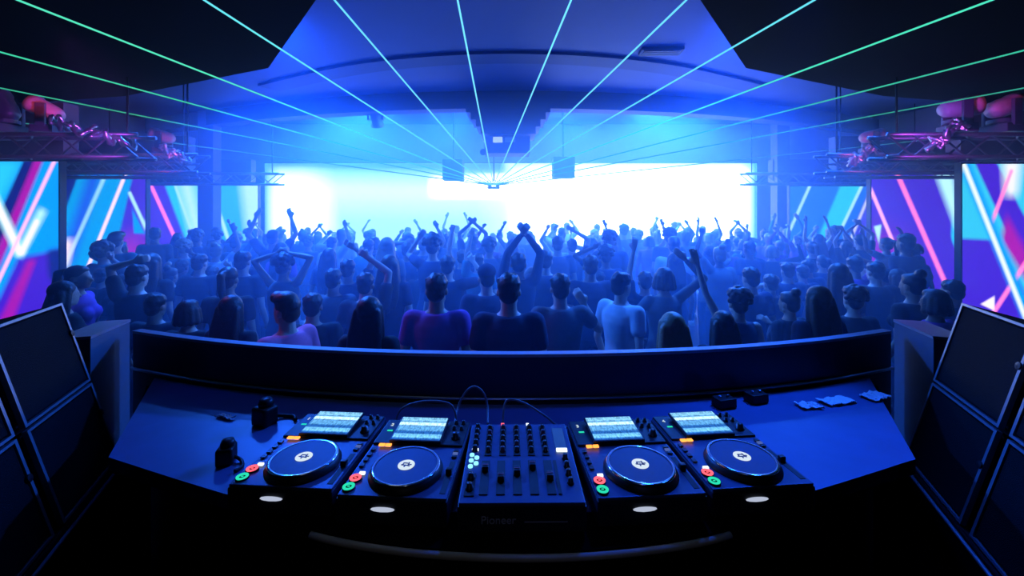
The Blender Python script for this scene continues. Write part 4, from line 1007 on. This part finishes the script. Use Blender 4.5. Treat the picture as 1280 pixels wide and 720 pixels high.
# ------------------------------------------------------------------ light and haze
def spot(loc, target, col, power, size=60, blend=0.6, radius=0.12):
    l = bpy.data.lights.new('unseen_spot', 'SPOT'); l.color = col; l.energy = power; l.spot_size = R(size); l.spot_blend = blend; l.shadow_soft_size = radius
    o = bpy.data.objects.new('unseen_spot', l); C.objects.link(o); o.location = loc
    o.rotation_euler = (Vector(target) - Vector(loc)).to_track_quat('-Z', 'Y').to_euler(); return o
HAZE = 0.165
BLUE, ICE, MAGL = (0.014, 0.125, 1.0), (0.06, 0.32, 1.0), (1.0, 0.10, 0.55)
# added unseen blue lights: behind the beam and slab edges, between the side trusses
def unseen_strip(loc, target, col, power, sx, sy):
    l = bpy.data.lights.new('unseen_wash', 'AREA'); l.shape = 'RECTANGLE'; l.size = sx; l.size_y = sy; l.color = col; l.energy = power
    o = bpy.data.objects.new('unseen_wash', l); C.objects.link(o); o.location = loc
    o.rotation_euler = (Vector(target) - Vector(loc)).to_track_quat('-Z', 'Y').to_euler(); return o
for x, y, e in ((-4.3, 10.5, 2000), (0, 9.72, 5600), (4.3, 10.5, 2000)):
    unseen_strip((x, y, 4.71), (x * 0.75, 5.0, 0.4), BLUE, e, 4.4 if x == 0 else 2.4, 0.1)
for sx in (-1, 1):
    spot((sx * 4.2, 6.2, 4.6), (sx * 2.2, 5.2, 0), BLUE, 900, 120, 0.9)
    spot((sx * 2.95, 5.25, 4.6), (sx * 1.2, 3.6, 0), BLUE, 2300, 120, 0.9)
    spot((sx * 5.6, 6.9, 3.4), (0, 6.6, ZC), BLUE, 260, 70, 0.9)
spot((0.9, 2.3, 3.6), (0.45, 1.3, 1.4), (0.006, 0.085, 1.0), 105, 62, 0.9)   # added unseen blue wash over the desk from the crowd side
spot((1.7, 2.4, 3.6), (1.02, 1.5, 1.4), (0.012, 0.12, 1.0), 330, 34, 1.0)   # added unseen spot, brighter pool on the right end of the desk
spot((-1.8, 2.4, 3.6), (-1.1, 1.5, 1.4), (0.006, 0.08, 1.0), 28, 34, 1.0)  # added unseen spot, weak blue on the left end of the desk
spot((0.0, -0.8, 3.2), (0.2, 1.75, 1.53), (0.01, 0.10, 1.0), 22, 28, 1.0)   # added unseen spot, faint blue on the inside of the barrier
spot((0.0, -0.3, 2.7), (0, 0.93, 1.4), (0.9, 0.85, 0.8), 1.6, 50, 0.8)  # added unseen white spot for the grey front edge of the desk
spot((-0.9, 1.9, 3.6), (0, 1.15, 1.4), (0.6, 0.75, 1.0), 4, 70, 0.8, 0.25)  # added unseen pale spot that gives the chrome rings their glints
spot((-3.6, 3.3, 3.6), (-1.2, 2.9, 1.3), MAGL, 40, 40, 0.7)  # added unseen magenta spot on the shirts near the barrier
VIOL = (0.45, 0.07, 1.0)
for sx in (-1, 1):  # added unseen violet and magenta spots that tint the side rigs
    spot((sx * 4.0, 4.2, 2.9), (sx * 6.0, 5.1, 3.3), VIOL, 80, 75, 0.8, 0.05)
    spot((sx * 4.4, 5.6, 2.8), (sx * 6.0, 6.4, 3.2), MAGL, 30, 60, 0.8, 0.05)
spot((-4.8, 4.3, 3.3), (-5.55, 5.0, 3.5), (1.0, 0.06, 0.10), 25, 30, 0.6, 0.05)  # added unseen red spots on the near truss fixtures, left then right
spot((4.9, 4.3, 3.3), (5.75, 5.0, 3.5), (1.0, 0.06, 0.10), 12, 24, 0.6, 0.05)
w = bpy.data.worlds.new('world'); bpy.context.scene.world = w; w.use_nodes = True
nt = w.node_tree; nt.nodes.clear()
out = nt.nodes.new('ShaderNodeOutputWorld'); bg = nt.nodes.new('ShaderNodeBackground'); bg.inputs['Color'].default_value = (0, 0, 0.002, 1); bg.inputs['Strength'].default_value = 0.0
vs_ = nt.nodes.new('ShaderNodeVolumeScatter'); vs_.inputs['Color'].default_value = (0.26, 0.50, 1, 1); vs_.inputs['Anisotropy'].default_value = 0.35
nt.links.new(bg.outputs[0], out.inputs['Surface']); nt.links.new(vs_.outputs[0], out.inputs['Volume'])
# the smoke hangs over the dance floor and thins out towards the booth and the side walls
ge = nt.nodes.new('ShaderNodeNewGeometry'); sx_ = nt.nodes.new('ShaderNodeSeparateXYZ'); nt.links.new(ge.outputs['Position'], sx_.inputs[0])
def ramp(sock, a0, a1, b0, b1):
    m = nt.nodes.new('ShaderNodeMapRange'); m.interpolation_type = 'SMOOTHSTEP'; m.clamp = True
    for i_, v_ in enumerate((a0, a1, b0, b1)): m.inputs[i_ + 1].default_value = v_
    nt.links.new(sock, m.inputs[0]); return m.outputs[0]
ab = nt.nodes.new('ShaderNodeMath'); ab.operation = 'ABSOLUTE'; nt.links.new(sx_.outputs['X'], ab.inputs[0])
zz = nt.nodes.new('ShaderNodeMath'); zz.operation = 'MULTIPLY_ADD'; nt.links.new(sx_.outputs['Y'], zz.inputs[0]); zz.inputs[1].default_value = -0.22
zo = nt.nodes.new('ShaderNodeMath'); zo.operation = 'ADD'; nt.links.new(sx_.outputs['Z'], zo.inputs[0]); zo.inputs[1].default_value = 0.88; nt.links.new(zo.outputs[0], zz.inputs[2])   # the layer is deeper towards the far wall
def mul(p_, q_):
    m = nt.nodes.new('ShaderNodeMath'); m.operation = 'MULTIPLY'; nt.links.new(p_, m.inputs[0]); nt.links.new(q_, m.inputs[1]); return m.outputs[0]
den = mul(mul(ramp(sx_.outputs['Y'], 1.85, 3.4, 0.0, HAZE), ramp(ab.outputs[0], 2.8, 7.0, 1.0, 0.12)), ramp(zz.outputs[0], 2.5, 3.5, 1.0, 0.10))
nt.links.new(den, vs_.inputs['Density'])
w.cycles.homogeneous_volume = False; w.cycles.volume_step_size = 0.8; w.cycles.volume_sampling = 'MULTIPLE_IMPORTANCE'
sc = bpy.context.scene
sc.cycles.use_denoising = True; sc.cycles.max_bounces = 6; sc.cycles.diffuse_bounces = 2; sc.cycles.glossy_bounces = 2; sc.cycles.transmission_bounces = 2; sc.cycles.volume_bounces = 0; sc.cycles.sample_clamp_indirect = 4
vw = sc.view_settings; sc.display_settings.display_device = 'sRGB'; vw.view_transform = 'Standard'; vw.look = 'None'; vw.gamma = 1.0; vw.use_curve_mapping = False; vw.exposure = 0.0
